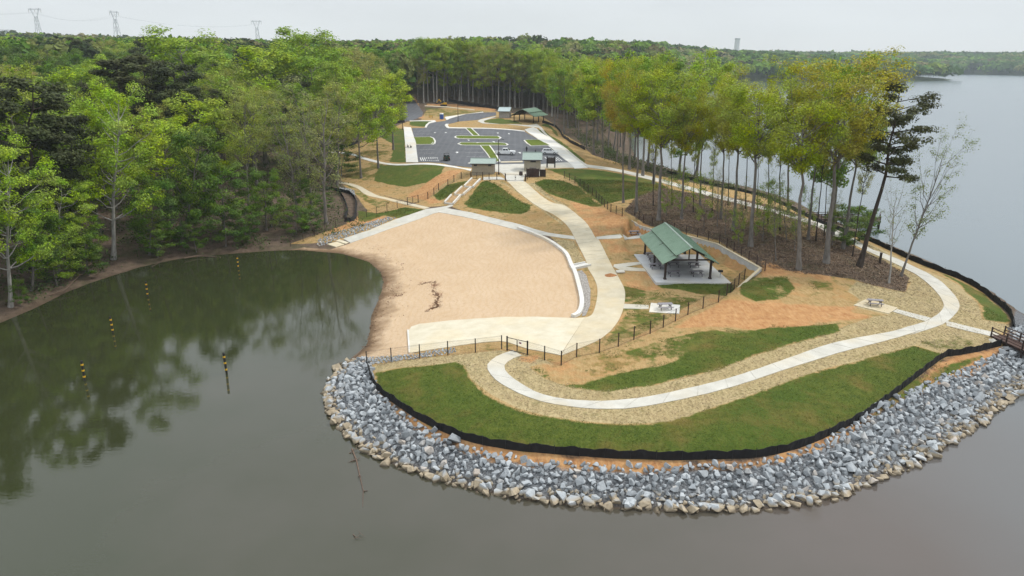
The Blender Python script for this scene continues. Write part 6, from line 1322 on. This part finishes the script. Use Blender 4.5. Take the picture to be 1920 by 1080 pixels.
# ------------------------------------------------------------------ skyline: pylons, line, tower
M_steel = simple("galvanised_steel", (.40, .43, .46), .6, .1, .5)
def pylon(label, u, vt, y, rz=0.0, hb=45.0, flat=True):
    tp = AT(u, vt, y); z0 = float(H(tp[0], y)); h = tp[2] - z0; t = thing("transmission_tower", label, "pylon", (tp[0], y, z0), rz, "steel pylons on the skyline"); w = 5.0
    lv = [0, .25, .48, .68, .82]; m = MB(); ww = lambda f: w * (1 - f * .82)
    for a, b in zip(lv[:-1], lv[1:]):
        for sx_, sy_ in ((-1, -1), (1, -1), (1, 1), (-1, 1)):
            m.bar((sx_ * ww(a), sy_ * ww(a), a * h), (sx_ * ww(b), sy_ * ww(b), b * h), .26)
        for (p, q) in (((-1, -1), (1, -1)), ((1, -1), (1, 1)), ((1, 1), (-1, 1)), ((-1, 1), (-1, -1))):
            m.bar((p[0] * ww(a), p[1] * ww(a), a * h), (q[0] * ww(b), q[1] * ww(b), b * h), .16); m.bar((q[0] * ww(a), q[1] * ww(a), a * h), (p[0] * ww(b), p[1] * ww(b), b * h), .26)
    m.build("lattice", M_steel, t); c = MB()
    for s in (-1, 1): c.bar((s * 1.6, 0, .80 * h), (s * 6.0, 0, .96 * h), .5); c.bar((s * 6, 0, .96 * h), (s * 6, 0, 1.0 * h), .4); c.bar((s * 1.6, 0, .86 * h), (s * 5.5, 0, .99 * h), .3)
    c.bar((-9, 0, .965 * h), (9, 0, .965 * h), .55); c.bar((-9, 0, .985 * h), (9, 0, .985 * h), .35); c.build("cross_arm", M_steel, t)
    i_ = MB()
    for s in (-8.6, 0, 8.6): i_.tube([(s, 0, .96 * h), (s, 0, .96 * h - 4)], .2, 6)
    i_.build("insulator", simple("insulator", (.25, .22, .2)), t); return (tp[0], y, z0 + .96 * h - 4)
w1 = pylon("lattice pylon with a wide cross arm, leftmost on the skyline", 64, 15, 1150, .1); w2 = pylon("narrow lattice pylon seen edge on, second from the left", 213, 20, 1080, 1.35); w3 = pylon("lattice pylon with a Y shaped head near the middle of the left skyline", 480, 38, 1350, .1)
w0 = pylon("short pylon top low at the far left tree line", 4, 55, 900, 1.2)
def wires(name, label, a, b):
    t = thing(name, label, "power line", a); m = MB()
    for off in (-8, 0, 8):
        m.tube([(a[0] + (b[0] - a[0]) * f, a[1] + (b[1] - a[1]) * f + off, a[2] + (b[2] - a[2]) * f - 9 * 4 * f * (1 - f)) for f in np.linspace(0, 1, 14)], .045, 4, False)
    m.build("wire", M_steel, t, True)
wires("power_line", "faint wires between the two left pylons", w1, w2); wires("power_line", "faint wires sagging from the narrow pylon to the Y headed pylon", w2, w3); wires("power_line", "faint wires leaving the leftmost pylon out of the picture", w1, (w1[0] - 420, w1[1] - 120, w1[2] + 4))
tp = AT(1383, 72, 1500); z0 = float(H(tp[0], 1500)); t = thing("water_tower", "pale cylindrical water tower rising above the right hand tree line", "tower", (tp[0], 1500, z0)); hh = tp[2] - z0
M_pale = simple("pale_tower_concrete", (.66, .68, .69), .8, .05, .2); MB().tube([(0, 0, 0), (0, 0, hh - 1.5)], [5.0, 5.0], 20).build("shaft", M_pale, t); MB().tube([(0, 0, hh - 1.5), (0, 0, hh)], [5.5, 5.5], 20).build("rim", M_steel, t)
# ------------------------------------------------------------------ the air
hz = MB().hexa([(-3700, -450, -6), (3700, -450, -6), (3700, 3750, -6), (-3700, 3750, -6)], [(-3700, -450, 190), (3700, -450, 190), (3700, 3750, 190), (-3700, 3750, 190)])
mh = D.materials.new("haze"); mh.use_nodes = True; nt2 = mh.node_tree; nt2.nodes.remove(nt2.nodes["Principled BSDF"]); pvn = nt2.nodes.new("ShaderNodeVolumePrincipled")
pvn.inputs["Color"].default_value = (.80, .88, .95, 1); pvn.inputs["Density"].default_value = 0.00011; nt2.links.new(pvn.outputs[0], nt2.nodes["Material Output"].inputs["Volume"])
tag(hz.build("haze", mh), kind="stuff")
